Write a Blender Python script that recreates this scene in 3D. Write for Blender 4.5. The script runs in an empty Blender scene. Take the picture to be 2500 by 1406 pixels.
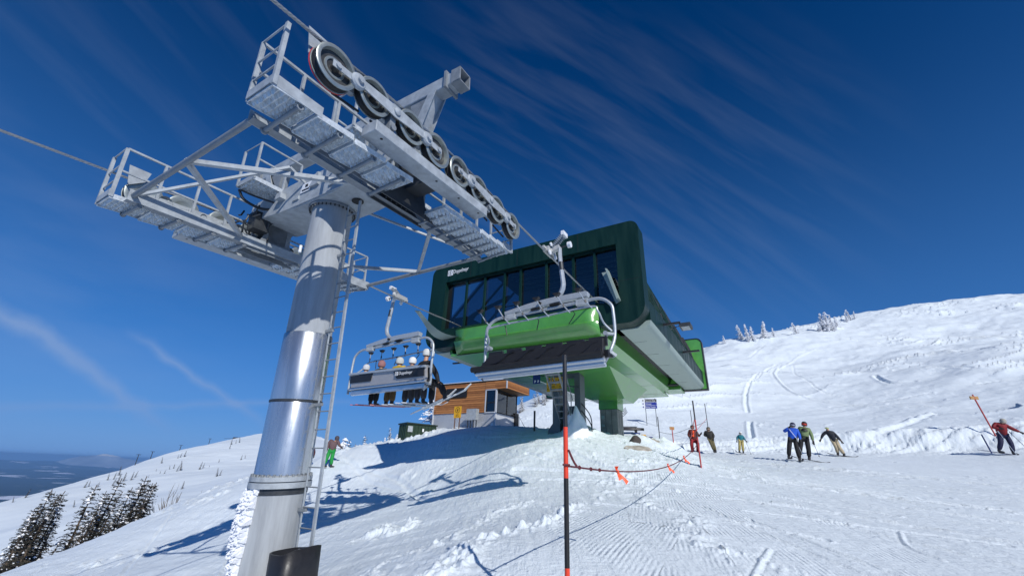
import bpy, bmesh, math, random
import numpy as np
from mathutils import Vector, Matrix, Euler
R = math.radians
SC = bpy.context.scene
COL = SC.collection

# ------------------------------------------------------------------ camera
cam_d = bpy.data.cameras.new('camera'); cam = bpy.data.objects.new('camera', cam_d); COL.objects.link(cam)
PITCH, ROLL, FPX = .412613, .0408475, 1034.96
cp, sp = math.cos(PITCH), math.sin(PITCH); cr, sr = math.cos(ROLL), math.sin(ROLL)
fw = Vector((0, cp, sp)); u0 = Vector((0, -sp, cp)); r0 = Vector((1, 0, 0))
rr = cr*r0 + sr*u0; uu = -sr*r0 + cr*u0
cam.matrix_world = Matrix(((rr.x, uu.x, -fw.x, 0), (rr.y, uu.y, -fw.y, 0), (rr.z, uu.z, -fw.z, 0), (0, 0, 0, 1)))
cam_d.sensor_width = 36; cam_d.lens = 36*FPX/2500; cam_d.clip_start = .05; cam_d.clip_end = 120000
SC.camera = cam

# ------------------------------------------------------------------ light
SUN_DIR = Vector((0.337, -0.773, 0.537)).normalized()          # towards the sun
SUN_EL = math.asin(SUN_DIR.z); SUN_AZ = math.atan2(SUN_DIR.x, SUN_DIR.y)
sd = bpy.data.lights.new('sun', 'SUN'); sun = bpy.data.objects.new('sun', sd); COL.objects.link(sun)
sd.energy = 3.95; sd.angle = R(.5); sd.color = (1, .975, .93)
sun.rotation_euler = SUN_DIR.to_track_quat('Z', 'Y').to_euler()
SC.view_settings.view_transform = 'Standard'; SC.view_settings.look = 'None'
SC.view_settings.gamma = 1; SC.view_settings.exposure = 0

wd = bpy.data.worlds.new('World'); SC.world = wd; wd.use_nodes = True
nt = wd.node_tree; nt.nodes.clear()
def N(t, **k):
    n = nt.nodes.new(t)
    for a, b in k.items(): setattr(n, a, b)
    return n
def vmath(op, a, b=None, s=None):
    n = N('ShaderNodeVectorMath', operation=op)
    nt.links.new(a, n.inputs[0])
    if b is not None:
        if hasattr(b, 'links'): nt.links.new(b, n.inputs[1])
        else: n.inputs[1].default_value = b
    return n.outputs['Value'] if op in ('DOT_PRODUCT', 'LENGTH') else n.outputs[0]
def fmath(op, a, b=0., c=None, clamp=False):
    n = N('ShaderNodeMath', operation=op); n.use_clamp = clamp
    for i, x in enumerate((a, b) if c is None else (a, b, c)):
        if hasattr(x, 'links'): nt.links.new(x, n.inputs[i])
        else: n.inputs[i].default_value = x
    return n.outputs[0]
sky = N('ShaderNodeTexSky', sky_type='NISHITA'); sky.sun_disc = False
sky.sun_elevation = SUN_EL; sky.sun_rotation = SUN_AZ; sky.altitude = 2600; sky.air_density = 1.0; sky.dust_density = .35; sky.ozone_density = 2.0
tc = N('ShaderNodeTexCoord'); D = tc.outputs['Generated']
hs = N('ShaderNodeHueSaturation'); hs.inputs['Saturation'].default_value = 1.5; hs.inputs['Value'].default_value = .90
nt.links.new(sky.outputs[0], hs.inputs['Color'])
# thin cirrus: stretched noise on the dome, gathered in a few soft banks
def bank(cx, cy, cz, w, stretch, sc, thr, amp, rot):
    c = Vector((cx, cy, cz)).normalized()
    g = fmath('SUBTRACT', 1., fmath('DIVIDE', vmath('LENGTH', vmath('SUBTRACT', D, tuple(c))), w), clamp=True)
    g = fmath('SMOOTH_MIN', g, .6, .3)
    if len(rot) == 2:        # fibres run along rot[0], packed across rot[1]
        m = N('ShaderNodeCombineXYZ')
        for i_, v_ in enumerate((rot[0], rot[1], c)): nt.links.new(fmath('MULTIPLY', vmath('DOT_PRODUCT', D, tuple(v_)), stretch[i_]), m.inputs[i_])
    else:
        m = N('ShaderNodeMapping'); m.inputs['Rotation'].default_value = rot; m.inputs['Scale'].default_value = stretch
        nt.links.new(D, m.inputs[0])
    n = N('ShaderNodeTexNoise'); n.inputs['Scale'].default_value = sc; n.inputs['Detail'].default_value = 9; n.inputs['Roughness'].default_value = .55; n.inputs['Distortion'].default_value = .25
    nt.links.new(m.outputs[0], n.inputs[0])
    v = fmath('MULTIPLY', fmath('SUBTRACT', n.outputs[0], thr), 3.0, clamp=True)
    return fmath('MULTIPLY', fmath('MULTIPLY', v, g), amp)
def streak(n1, off, w, amp, ends):
    nn = Vector(n1).normalized()
    ns = N('ShaderNodeTexNoise'); ns.inputs['Scale'].default_value = 16; ns.inputs['Detail'].default_value = 7; nt.links.new(D, ns.inputs[0])
    d = fmath('SUBTRACT', vmath('DOT_PRODUCT', D, tuple(nn)), off)
    d = fmath('ADD', d, fmath('MULTIPLY', fmath('SUBTRACT', ns.outputs[0], .5), w*1.8))
    k = fmath('SUBTRACT', 1., fmath('DIVIDE', fmath('ABSOLUTE', d), w), clamp=True)
    e = Vector(ends[:3]).normalized()
    g = fmath('MULTIPLY', fmath('SUBTRACT', 1., fmath('DIVIDE', vmath('LENGTH', vmath('SUBTRACT', D, tuple(e))), ends[3]), clamp=True), 2., clamp=True)
    return fmath('MULTIPLY', fmath('MULTIPLY', fmath('POWER', k, 1.4), g), amp)
cl = [bank(-.60, .55, .58, .42, (.9, 6, 1), 2.4, .45, .10, ([0.457, 0.826, -0.331], [0.657, -0.063, 0.751])),
      bank(.03, .72, .69, .36, (.9, 6.5, 1), 2.6, .44, .145, ([0.89, 0.197, -0.411], [0.438, -0.622, 0.649])),
      bank(.36, .76, .53, .40, (.8, 8, 1), 3.1, .44, .13, ([0.816, 0.147, -0.559], [0.508, -0.643, 0.573])),
      bank(-.78, .60, .16, .42, (1, 1, 4), 2.0, .38, .30, (0, 0, .3)),
      streak((-.437, -.274, -.857), 0, .020, .60, (-.70, .70, .14, .20)),
      streak((-.46, -.18, -.869), 0, .013, .45, (-.57, .81, .13, .16)),
      streak((.054, .153, -.987), 0, .012, .34, (-.62, .78, .09, .42))]
tot = cl[0]
for c_ in cl[1:]: tot = fmath('ADD', tot, c_)
tot = fmath('MINIMUM', tot, .6)
mx = N('ShaderNodeMix', data_type='RGBA'); nt.links.new(tot, mx.inputs[0]); hv = vmath('MULTIPLY', hs.outputs[0], (.80, .92, 1.20)); nt.links.new(hv, mx.inputs[6]); mx.inputs[7].default_value = (6.2, 7.0, 8.4, 1)
# thicker air low over the horizon
lz = N('ShaderNodeSeparateXYZ'); nt.links.new(D, lz.inputs[0])
lf = fmath('MULTIPLY', fmath('POWER', fmath('SUBTRACT', 1., fmath('DIVIDE', fmath('MAXIMUM', lz.outputs[2], 0.), .85), clamp=True), 2.0), .88)
mh = N('ShaderNodeMix', data_type='RGBA'); nt.links.new(lf, mh.inputs[0]); nt.links.new(mx.outputs[2], mh.inputs[6]); mh.inputs[7].default_value = (1.22, 3.45, 8.5, 1)
mx = mh
bg = N('ShaderNodeBackground'); bg.inputs[1].default_value = .075
wo = N('ShaderNodeOutputWorld'); nt.links.new(mx.outputs[2], bg.inputs[0]); nt.links.new(bg.outputs[0], wo.inputs[0])

# ------------------------------------------------------------------ materials
MATS = {}
def mat(name, col, rough=.5, metal=0., var=0., vscale=8., bump=0., bscale=40., spec=.5, coat=0., stretch=1.):
    if name in MATS: return MATS[name]
    m = bpy.data.materials.new(name); m.use_nodes = True; t = m.node_tree; b = t.nodes['Principled BSDF']
    b.inputs['Base Color'].default_value = (*col, 1); b.inputs['Roughness'].default_value = rough
    b.inputs['Metallic'].default_value = metal; b.inputs['Specular IOR Level'].default_value = spec
    if coat: b.inputs['Coat Weight'].default_value = coat; b.inputs['Coat Roughness'].default_value = .18; b.inputs['Coat IOR'].default_value = 1.7
    if var or bump:
        g = t.nodes.new('ShaderNodeTexCoord')
    if var:
        n = t.nodes.new('ShaderNodeTexNoise'); n.inputs['Scale'].default_value = vscale; n.inputs['Detail'].default_value = 7; n.inputs['Roughness'].default_value = .65
        mpn = t.nodes.new('ShaderNodeMapping'); mpn.inputs['Scale'].default_value = (1, 1, stretch); t.links.new(g.outputs['Object'], mpn.inputs[0]); t.links.new(mpn.outputs[0], n.inputs[0])
        mr = t.nodes.new('ShaderNodeMapRange'); mr.inputs[1].default_value = .3; mr.inputs[2].default_value = .7; mr.inputs[3].default_value = 1-var; mr.inputs[4].default_value = 1+var
        t.links.new(n.outputs[0], mr.inputs[0])
        mm = t.nodes.new('ShaderNodeVectorMath'); mm.operation = 'SCALE'; mm.inputs[0].default_value = col
        t.links.new(mr.outputs[0], mm.inputs['Scale']); t.links.new(mm.outputs[0], b.inputs['Base Color'])
        m2 = t.nodes.new('ShaderNodeMath'); m2.operation = 'MULTIPLY'; m2.inputs[1].default_value = rough; t.links.new(mr.outputs[0], m2.inputs[0]); t.links.new(m2.outputs[0], b.inputs['Roughness'])
    if bump:
        n = t.nodes.new('ShaderNodeTexNoise'); n.inputs['Scale'].default_value = bscale; n.inputs['Detail'].default_value = 6
        t.links.new(g.outputs['Object'], n.inputs[0])
        bp = t.nodes.new('ShaderNodeBump'); bp.inputs['Strength'].default_value = bump; bp.inputs['Distance'].default_value = .02
        t.links.new(n.outputs[0], bp.inputs['Height']); t.links.new(bp.outputs[0], b.inputs['Normal'])
    MATS[name] = m; return m
GALV = mat('galvanised_steel', (.36, .39, .41), .6, .12, .22, 6, .15, 60)
GALVD = mat('weathered_and_shade_galvanised_steel', (.22, .24, .255), .6, .12, .2, 6, .15, 50)
SLEEVE = mat('bare_metal_sleeve', (.56, .59, .62), .27, .85, .22, 4, .06, 6, .5, 0, .12)
TUBEM = mat('painted_tower_steel', (.35, .37, .385), .72, .0, .22, 7, .1, 80, .4, 0, .12)
DARKST = mat('dark_steel', (.055, .06, .065), .5, .5, .2, 12)
TREAD = mat('tread_zinc', (.60, .64, .66), .42, .25, .25, 14)
WEB = mat('sheave_web_dark', (.07, .07, .068), .5, .4, .2, 9)
ALU = mat('aluminium', (.62, .64, .66), .3, .8, .06, 10)
RUBBER = mat('black_rubber', (.012, .012, .013), .6, 0, .2, 10)
BLACKP = mat('black_plastic', (.016, .016, .018), .45, 0, .15, 14, .1, 30)
GREEN_D = mat('dark_green_paint', (.0020, .022, .017), .5, 0, .35, 4, .05, 2, .3, 0, .12)
GREEN_L = mat('light_green_paint', (.075, .30, .036), .48, 0, .14, 2.5, 0, 40, .5, 1.)
GREEN_P = mat('mill_grey_green_panel', (.30, .37, .33), .45, .1, .06, 1.2)
WHITE = mat('white_plastic', (.75, .76, .77), .4)
REDM = mat('red_paint', (.45, .02, .015), .45)
ORANGE = mat('orange_plastic', (.75, .055, .018), .45, 0, .08, 20)
TAPE = mat('orange_flagging_tape', (.95, .10, .02), .5)
ROPEM = mat('steel_wire_rope', (.36, .37, .37), .42, .7, .15, 30)
CONC = mat('weathered_concrete', (.27, .26, .235), .85, 0, .28, 5, .4, 30)
CORR = mat('pale_corrugated_metal', (.58, .60, .63), .5, .2, .05, 5)
YEL = mat('yellow_sign_face', (.72, .37, .01), .5, 0, .06, 9)
BLK = mat('black_print', (.01, .01, .01), .6)
BLUES = mat('blue_sign_face', (.01, .03, .16), .5)
BROWN = mat('dirty_snow', (.42, .38, .33), .9, 0, .5, 4, .5, 12)
DGREEN = mat('container_green_paint', (.012, .035, .018), .5, 0, .15, 5)
NEEDLE = mat('conifer_needles', (.030, .030, .022), .8, 0, .3, 3)
BARK = mat('conifer_bark', (.10, .075, .055), .9, 0, .3, 8)
DEADW = mat('dead_branch_wood', (.13, .105, .085), .9, 0, .2, 8)
RIME = mat('rime_snow', (.82, .84, .88), .7, 0, .04, 6, .5, 30)
SKIN = mat('skin', (.50, .28, .19), .55)

def glass_mat(name, tint, alpha):
    m = bpy.data.materials.new(name); m.use_nodes = True; t = m.node_tree; t.nodes.clear()
    tr = t.nodes.new('ShaderNodeBsdfTransparent'); tr.inputs[0].default_value = (*tint, 1)
    gl = t.nodes.new('ShaderNodeBsdfGlossy'); gl.inputs[0].default_value = (.9, .95, 1, 1); gl.inputs[1].default_value = .02
    fr = t.nodes.new('ShaderNodeFresnel'); fr.inputs[0].default_value = 1.9
    mixs = t.nodes.new('ShaderNodeMixShader'); o = t.nodes.new('ShaderNodeOutputMaterial')
    t.links.new(fr.outputs[0], mixs.inputs[0]); t.links.new(tr.outputs[0], mixs.inputs[1]); t.links.new(gl.outputs[0], mixs.inputs[2]); t.links.new(mixs.outputs[0], o.inputs[0])
    return m
GLASS_D = glass_mat('tinted_glazing', (.34, .40, .46), 1)
GLASS_G = glass_mat('green_hut_glazing', (.45, .62, .52), 1)

def snow_mat(name, fine=1.0, col=(.79, .86, .90), cord=False):
    m = bpy.data.materials.new(name); m.use_nodes = True; t = m.node_tree; b = t.nodes['Principled BSDF']
    b.inputs['Roughness'].default_value = .55; b.inputs['Specular IOR Level'].default_value = .35
    g = t.nodes.new('ShaderNodeTexCoord').outputs['Object']
    def noise(sc, det, r=.6, vec=None):
        n = t.nodes.new('ShaderNodeTexNoise'); n.inputs['Scale'].default_value = sc; n.inputs['Detail'].default_value = det; n.inputs['Roughness'].default_value = r
        t.links.new(vec or g, n.inputs[0]); return n.outputs[0]
    def M_(op, a, b_=0., clamp=False):
        n = t.nodes.new('ShaderNodeMath'); n.operation = op; n.use_clamp = clamp
        for i, x in enumerate((a, b_)):
            if hasattr(x, 'links'): t.links.new(x, n.inputs[i])
            else: n.inputs[i].default_value = x
        return n.outputs[0]
    n1 = noise(.35*fine, 8); n2 = noise(9*fine, 6, .7)
    mp = t.nodes.new('ShaderNodeMapping'); mp.inputs['Rotation'].default_value = (0, 0, -.55); mp.inputs['Scale'].default_value = (1.6*fine, .22*fine, 1); t.links.new(g, mp.inputs[0])
    n3 = noise(2.2, 7, .62, mp.outputs[0])
    cr_ = t.nodes.new('ShaderNodeMapRange'); cr_.inputs[1].default_value = .3; cr_.inputs[2].default_value = .72; cr_.inputs[3].default_value = .93; cr_.inputs[4].default_value = 1.03
    t.links.new(n1, cr_.inputs[0])
    sc_ = t.nodes.new('ShaderNodeVectorMath'); sc_.operation = 'SCALE'; sc_.inputs[0].default_value = col; t.links.new(cr_.outputs[0], sc_.inputs['Scale'])
    t.links.new(sc_.outputs[0], b.inputs['Base Color'])
    h = M_('ADD', M_('MULTIPLY', n2, .032), M_('MULTIPLY', n3, .085))
    h = M_('ADD', h, M_('MULTIPLY', noise(2.2*fine, 5, .65), .03))
    if cord:
        at = t.nodes.new('ShaderNodeAttribute'); at.attribute_name = 'cord'
        sx = t.nodes.new('ShaderNodeSeparateXYZ'); t.links.new(at.outputs['Vector'], sx.inputs[0])
        w = M_('SINE', M_('MULTIPLY', sx.outputs[0], 2*math.pi/.062))
        msk = M_('MULTIPLY', sx.outputs[1], M_('MULTIPLY', M_('SUBTRACT', noise(.9, 6, .75), .45), 5., True))
        h = M_('ADD', h, M_('MULTIPLY', M_('MULTIPLY', w, .008), msk))
    bp = t.nodes.new('ShaderNodeBump'); bp.inputs['Strength'].default_value = .8; bp.inputs['Distance'].default_value = 1.0
    t.links.new(h, bp.inputs['Height']); t.links.new(bp.outputs[0], b.inputs['Normal'])
    return m
SNOW = snow_mat('snow_surface', 1, cord=True); SNOWF = snow_mat('distant_snow', .05)

SPLIT = {'bolt_ring': 'bolt', 'bolt_row': 'bolt', 'rung_set': 'rung', 'bolt_hole': 'bolt_head', 'toe_plate': 'toe_board', 'column_web': 'web_plate', 'belly_tail': 'tail_panel', 'ladder_bracket': 'bracket', 'front_transom': 'transom', 'white_reflector': 'reflector', 'panel_seam': 'seam', 'inner_frame': 'hoop', 'side_rail': 'stair_handrail', 'shutter_mark': 'board_mark', 'junction_box': 'switch_box', 'grip_roller': 'roller', 'corner_post': 'wall_post', 'runner': 'sled_runner', 'frame_clamp': 'clamp', 'bar_hinge': 'hinge', 'footrest': 'foot_peg', 'flange_set': 'flange_ring'}
# ------------------------------------------------------------------ mesh helpers
class MB:
    def __init__(s): s.v = []; s.f = []
    def add(s, vs, fs):
        k = len(s.v); s.v += [tuple(v) for v in vs]; s.f += [tuple(i+k for i in f) for f in fs]; return s
    def hexa(s, p):   # 8 corners, bottom 0-3 ccw, top 4-7
        return s.add(p, [(0, 3, 2, 1), (4, 5, 6, 7), (0, 1, 5, 4), (1, 2, 6, 5), (2, 3, 7, 6), (3, 0, 4, 7)])
    def box(s, x0, x1, y0, y1, z0, z1, ch=0.):
        return s.hexa([(x0, y0, z0), (x1, y0, z0), (x1, y1, z0), (x0, y1, z0), (x0, y0, z1), (x1, y0, z1), (x1, y1, z1), (x0, y1, z1)])
    def bar(s, a, b, w, h=None, up=(0, 0, 1)):   # rectangular bar from a to b, w across, h along up
        a = Vector(a); b = Vector(b); h = h or w; d = (b-a).normalized(); u = Vector(up)
        x = d.cross(u)
        if x.length < 1e-4: u = Vector((0, 1, 0)); x = d.cross(u)
        x.normalize(); u = x.cross(d).normalized(); x = x*w/2; u = u*h/2
        return s.hexa([a-x-u, a+x-u, b+x-u, b-x-u, a-x+u, a+x+u, b+x+u, b-x+u])
    def tube(s, pts, r, n=8, cap=True):
        pts = [Vector(p) for p in pts]; m = len(pts); rs = r if isinstance(r, (list, tuple)) else [r]*m
        k = len(s.v); pu = None
        for i, p in enumerate(pts):
            d = (pts[min(i+1, m-1)]-pts[max(i-1, 0)])
            d = d.normalized() if d.length > 1e-9 else Vector((0, 0, 1))
            if pu is None: u = Vector((0, 0, 1)) if abs(d.z) < .9 else Vector((0, 1, 0))
            else: u = pu
            x = d.cross(u); x = x.normalized() if x.length > 1e-6 else Vector((1, 0, 0)); u = x.cross(d); pu = u
            for j in range(n):
                t = 2*math.pi*j/n; s.v.append(tuple(p+(x*math.cos(t)+u*math.sin(t))*rs[i]))
        for i in range(m-1):
            for j in range(n):
                a = k+i*n+j; b = k+i*n+(j+1) % n; s.f.append((a, b, b+n, a+n))
        if cap: s.f.append(tuple(k+j for j in range(n))[::-1]); s.f.append(tuple(k+(m-1)*n+j for j in range(n)))
        return s
    def lathe(s, c, ax, prof, n=32):    # prof: [(along, radius)] around axis through c
        ax = Vector(ax).normalized(); u = Vector((0, 0, 1)) if abs(ax.z) < .9 else Vector((0, 1, 0)); x = ax.cross(u).normalized(); u = x.cross(ax); c = Vector(c); k = len(s.v)
        for (t, r) in prof:
            for j in range(n):
                a = 2*math.pi*j/n; s.v.append(tuple(c+ax*t+(x*math.cos(a)+u*math.sin(a))*r))
        for i in range(len(prof)-1):
            for j in range(n):
                a = k+i*n+j; b = k+i*n+(j+1) % n; s.f.append((a, b, b+n, a+n))
        return s
    def prism(s, poly, o, ex, ey, ez):  # polygon in plane (o; ex, ey) extruded by vector ez
        o = Vector(o); ex = Vector(ex); ey = Vector(ey); ez = Vector(ez); n = len(poly)
        vs = [o+ex*p[0]+ey*p[1] for p in poly]; vs += [v+ez for v in vs]
        fs = [tuple(range(n))[::-1], tuple(range(n, 2*n))]+[(i, (i+1) % n, n+(i+1) % n, n+i) for i in range(n)]
        return s.add(vs, fs)
    def split(s):
        par = list(range(len(s.v)))
        def fd(i):
            while par[i] != i: par[i] = par[par[i]]; i = par[i]
            return i
        for f in s.f:
            a = fd(f[0])
            for i in f[1:]:
                b_ = fd(i)
                if b_ != a: par[b_] = a
        gr = {}
        for f in s.f: gr.setdefault(fd(f[0]), []).append(f)
        out = []
        for fs in gr.values():
            ids = sorted({i for f in fs for i in f}); mp = {i: k for k, i in enumerate(ids)}; m2 = MB(); m2.v = [s.v[i] for i in ids]; m2.f = [tuple(mp[i] for i in f) for f in fs]; out.append(m2)
        return out
    def build(s, name, m, parent=None, off=(0, 0, 0), smooth=False, bev=0., frame=None):
        if name in SPLIT:
            r_ = [x.build(SPLIT[name], m, parent, off, smooth, bev) for x in s.split()]; return r_[0]
        me = bpy.data.meshes.new(name); vs = np.array(s.v, float)-np.array(off)
        me.from_pydata([tuple(v) for v in vs], [], s.f); me.materials.append(m)
        bm = bmesh.new(); bm.from_mesh(me); bmesh.ops.recalc_face_normals(bm, faces=bm.faces); bm.to_mesh(me); bm.free()
        if smooth:
            me.polygons.foreach_set('use_smooth', [True]*len(me.polygons)); me.set_sharp_from_angle(angle=R(38))
        o = bpy.data.objects.new(name, me); COL.objects.link(o)
        if parent: o.parent = parent
        if frame is not None: o.matrix_world = frame
        if bev:
            b = o.modifiers.new('bevel', 'BEVEL'); b.width = bev; b.segments = 2; b.limit_method = 'ANGLE'; b.angle_limit = R(40)
        return o
def tag(o, label=None, cat=None, group=None, kind=None):
    if label: o['label'] = label
    if cat: o['category'] = cat
    if group: o['group'] = group
    if kind: o['kind'] = kind
    return o
def empty(name, loc, rot=(0, 0, 0), label=None, cat=None, group=None):
    o = bpy.data.objects.new(name, None); COL.objects.link(o); o.location = loc; o.rotation_euler = rot; o.empty_display_size = .2
    return tag(o, label, cat, group)
def copy_tree(o, parent=None):
    c = o.copy(); COL.objects.link(c)
    if parent: c.parent = parent
    for ch in KIDS.get(o.name, [x for x in bpy.data.objects if x.parent == o]): copy_tree(ch, c)
    return c
KIDS = {}
YA = .548634; CA, SA = math.cos(YA), math.sin(YA)
def SW(q, s, z): return Vector((q*CA+s*SA, -q*SA+s*CA, z))     # lift frame (q across, s along, z) -> world
TH = .0714554
def TW(q, t, u): return SW(q, t*math.cos(TH)-u*math.sin(TH), t*math.sin(TH)+u*math.cos(TH))
def text_obj(name, s, size, m, parent, loc, rot, ext=.002, align='LEFT', sx=1., shear=0.):
    c = bpy.data.curves.new(name, 'FONT'); c.body = s; c.size = size; c.extrude = ext; c.align_x = align; c.shear = shear
    t_ = bpy.data.objects.new(name+'_tmp', c); COL.objects.link(t_)
    me = bpy.data.meshes.new_from_object(t_.evaluated_get(bpy.context.evaluated_depsgraph_get())); bpy.data.objects.remove(t_)
    me.materials.clear(); me.materials.append(m)
    o = bpy.data.objects.new(name, me); COL.objects.link(o); o.parent = parent; o.location = loc; o.rotation_euler = rot; o.scale = (sx, 1, 1); return o
# ------------------------------------------------------------------ terrain
def tps(P, Z, lam=1e-3):
    P = np.array(P, float); Z = np.array(Z, float); n = len(P)
    d = np.linalg.norm(P[:, None]-P[None], axis=2); K = np.where(d > 0, d*d*np.log(d+1e-12), 0)+lam*np.eye(n)
    A = np.zeros((n+3, n+3)); A[:n, :n] = K; A[:n, n] = 1; A[:n, n+1:] = P; A[n, :n] = 1; A[n+1:, :n] = P.T
    w = np.linalg.solve(A, np.concatenate([Z, [0, 0, 0]]))
    def f(x, y):
        x = np.asarray(x, float); y = np.asarray(y, float); r = w[n]+w[n+1]*x+w[n+2]*y
        for i in range(n):
            d2 = (x-P[i, 0])**2+(y-P[i, 1])**2; r = r+w[i]*.5*d2*np.log(d2+1e-12)
        return r
    return f
CTRL = [(x, y, -1.65+.145*y-.001*y*y) for x, y in [(0, 0), (2, 4), (5, 2), (10, 2), (0, 6), (5, 9), (12, 8), (3, 11), (9, 15), (15, 14), (7, 20), (14, 21), (20, 16), (24, 8), (0, -8), (10, -8)]]
CTRL += [(-3.0, 0, -2.15), (-8, 0, -3.0), (-8, -8, -3.3), (-3.7, 6.9, -2.05), (-8, 8, -3.0), (-13, 10, -3.9), (-6.7, 15.5, -1.6), (-3, 12, -1.35), (-2.3, 16, -.6), (.8, 11.8, -.28), (-12, 18, -2.7), (-6.7, 17.6, -1.35), (-5.2, 20.5, -.2), 
         (-6.0, 26.0, 1.50), (-7.6, 24.5, 1.05), (-9.2, 25.0, .72), (-11.0, 27.0, .22), (-15.5, 30.0, -.85), (-17.6, 30.0, -1.55), (-21.6, 28.0, -3.85), (-21.0, 24.0, -4.30), (-19.6, 20.0, -4.35),
         (-14, 36, -2.2), (-20, 38, -5), (-27, 32, -7), (-28, 22, -7.5), (-26, 10, -7.5), (-10, 38, .2), (-40, 30, -13), (-40, 10, -13),
         (2.5, 17.3, 1.50), (3.4, 21, 1.88), (-1, 20, 1.35), (.4, 16, .80), (1.2, 13.4, .18), (-.7, 25.7, 2.42), (-4.6, 28.2, 2.42), (-2.5, 21.5, 1.6), (-4, 32, 2.3), (5.5, 18.5, 1.25), (7, 24, 1.65), (8.5, 28, 1.65),
         (12.9, 27.0, 1.59), (18.8, 26.0, 1.69), (23.2, 24.0, 1.82), (26.8, 21.0, 2.02), (35, 16, 2.6), (40, 5, 2.6),
         (17.3, 33.0, 3.1), (26.8, 33.0, 4.2), (39.1, 32.0, 6.6), (28.4, 45.0, 7.97), (47.1, 45.0, 12.21), (57.2, 45.0, 14.93), (60, 25, 9),
         (1.3, 48.0, 7.00), (5.2, 52.0, 9.33), (36.6, 80.0, 22.00), (50.5, 90.0, 29.22), (75.7, 105.0, 37.93), (99.5, 115.0, 45.77), (136.6, 130.0, 55.10), (172.4, 130.0, 58.72),
         (24.5, 50.0, 9.99), (14.3, 42.0, 6.18), (48.5, 65.0, 16.83), (80.8, 75.0, 26.63), (3.8, 36.0, 3.7), (110, 70, 31), (150, 90, 46), (15, 62, 14.3), (0, 60, 6.5), (-8, 55, 2), (20, 90, 14), (50, 125, 27), (110, 160, 42), (190, 175, 53), (-25, 55, -9), (-40, 60, -16)]
_g = tps([c[:2] for c in CTRL], [c[2] for c in CTRL], .02)
def sstep(a, b, x): t = np.clip((x-a)/(b-a), 0, 1); return t*t*(3-2*t)
def vnoise(x, y, seed=0):
    xi = np.floor(x).astype(np.int64); yi = np.floor(y).astype(np.int64); fx = x-xi; fy = y-yi
    def h(a, b):
        n = (a*374761393+b*668265263+seed*1442695041) & 0xffffffff; n = ((n ^ (n >> 13))*1274126177) & 0xffffffff; return ((n ^ (n >> 16)) & 0xffff)/65535.
    u = fx*fx*(3-2*fx); v = fy*fy*(3-2*fy)
    return (h(xi, yi)*(1-u)+h(xi+1, yi)*u)*(1-v)+(h(xi, yi+1)*(1-u)+h(xi+1, yi+1)*u)*v
def fbm(x, y, oct_=4, seed=0, g=.5):
    r = 0; a = 1; t = 0
    for i in range(oct_): r = r+a*(vnoise(x*2**i+17.3*i, y*2**i-9.1*i, seed+i)-.5); t += a; a *= g
    return r/t*2
BX = [0, 9, 13, 19, 23, 27, 35, 60]; BY = [28, 28.6, 28, 27, 25, 22.4, 18, 10]     # line where the groomed piste ends at the snow bank
def bank_d(x, y): return (y-np.interp(x, BX, BY))/1.08
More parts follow.
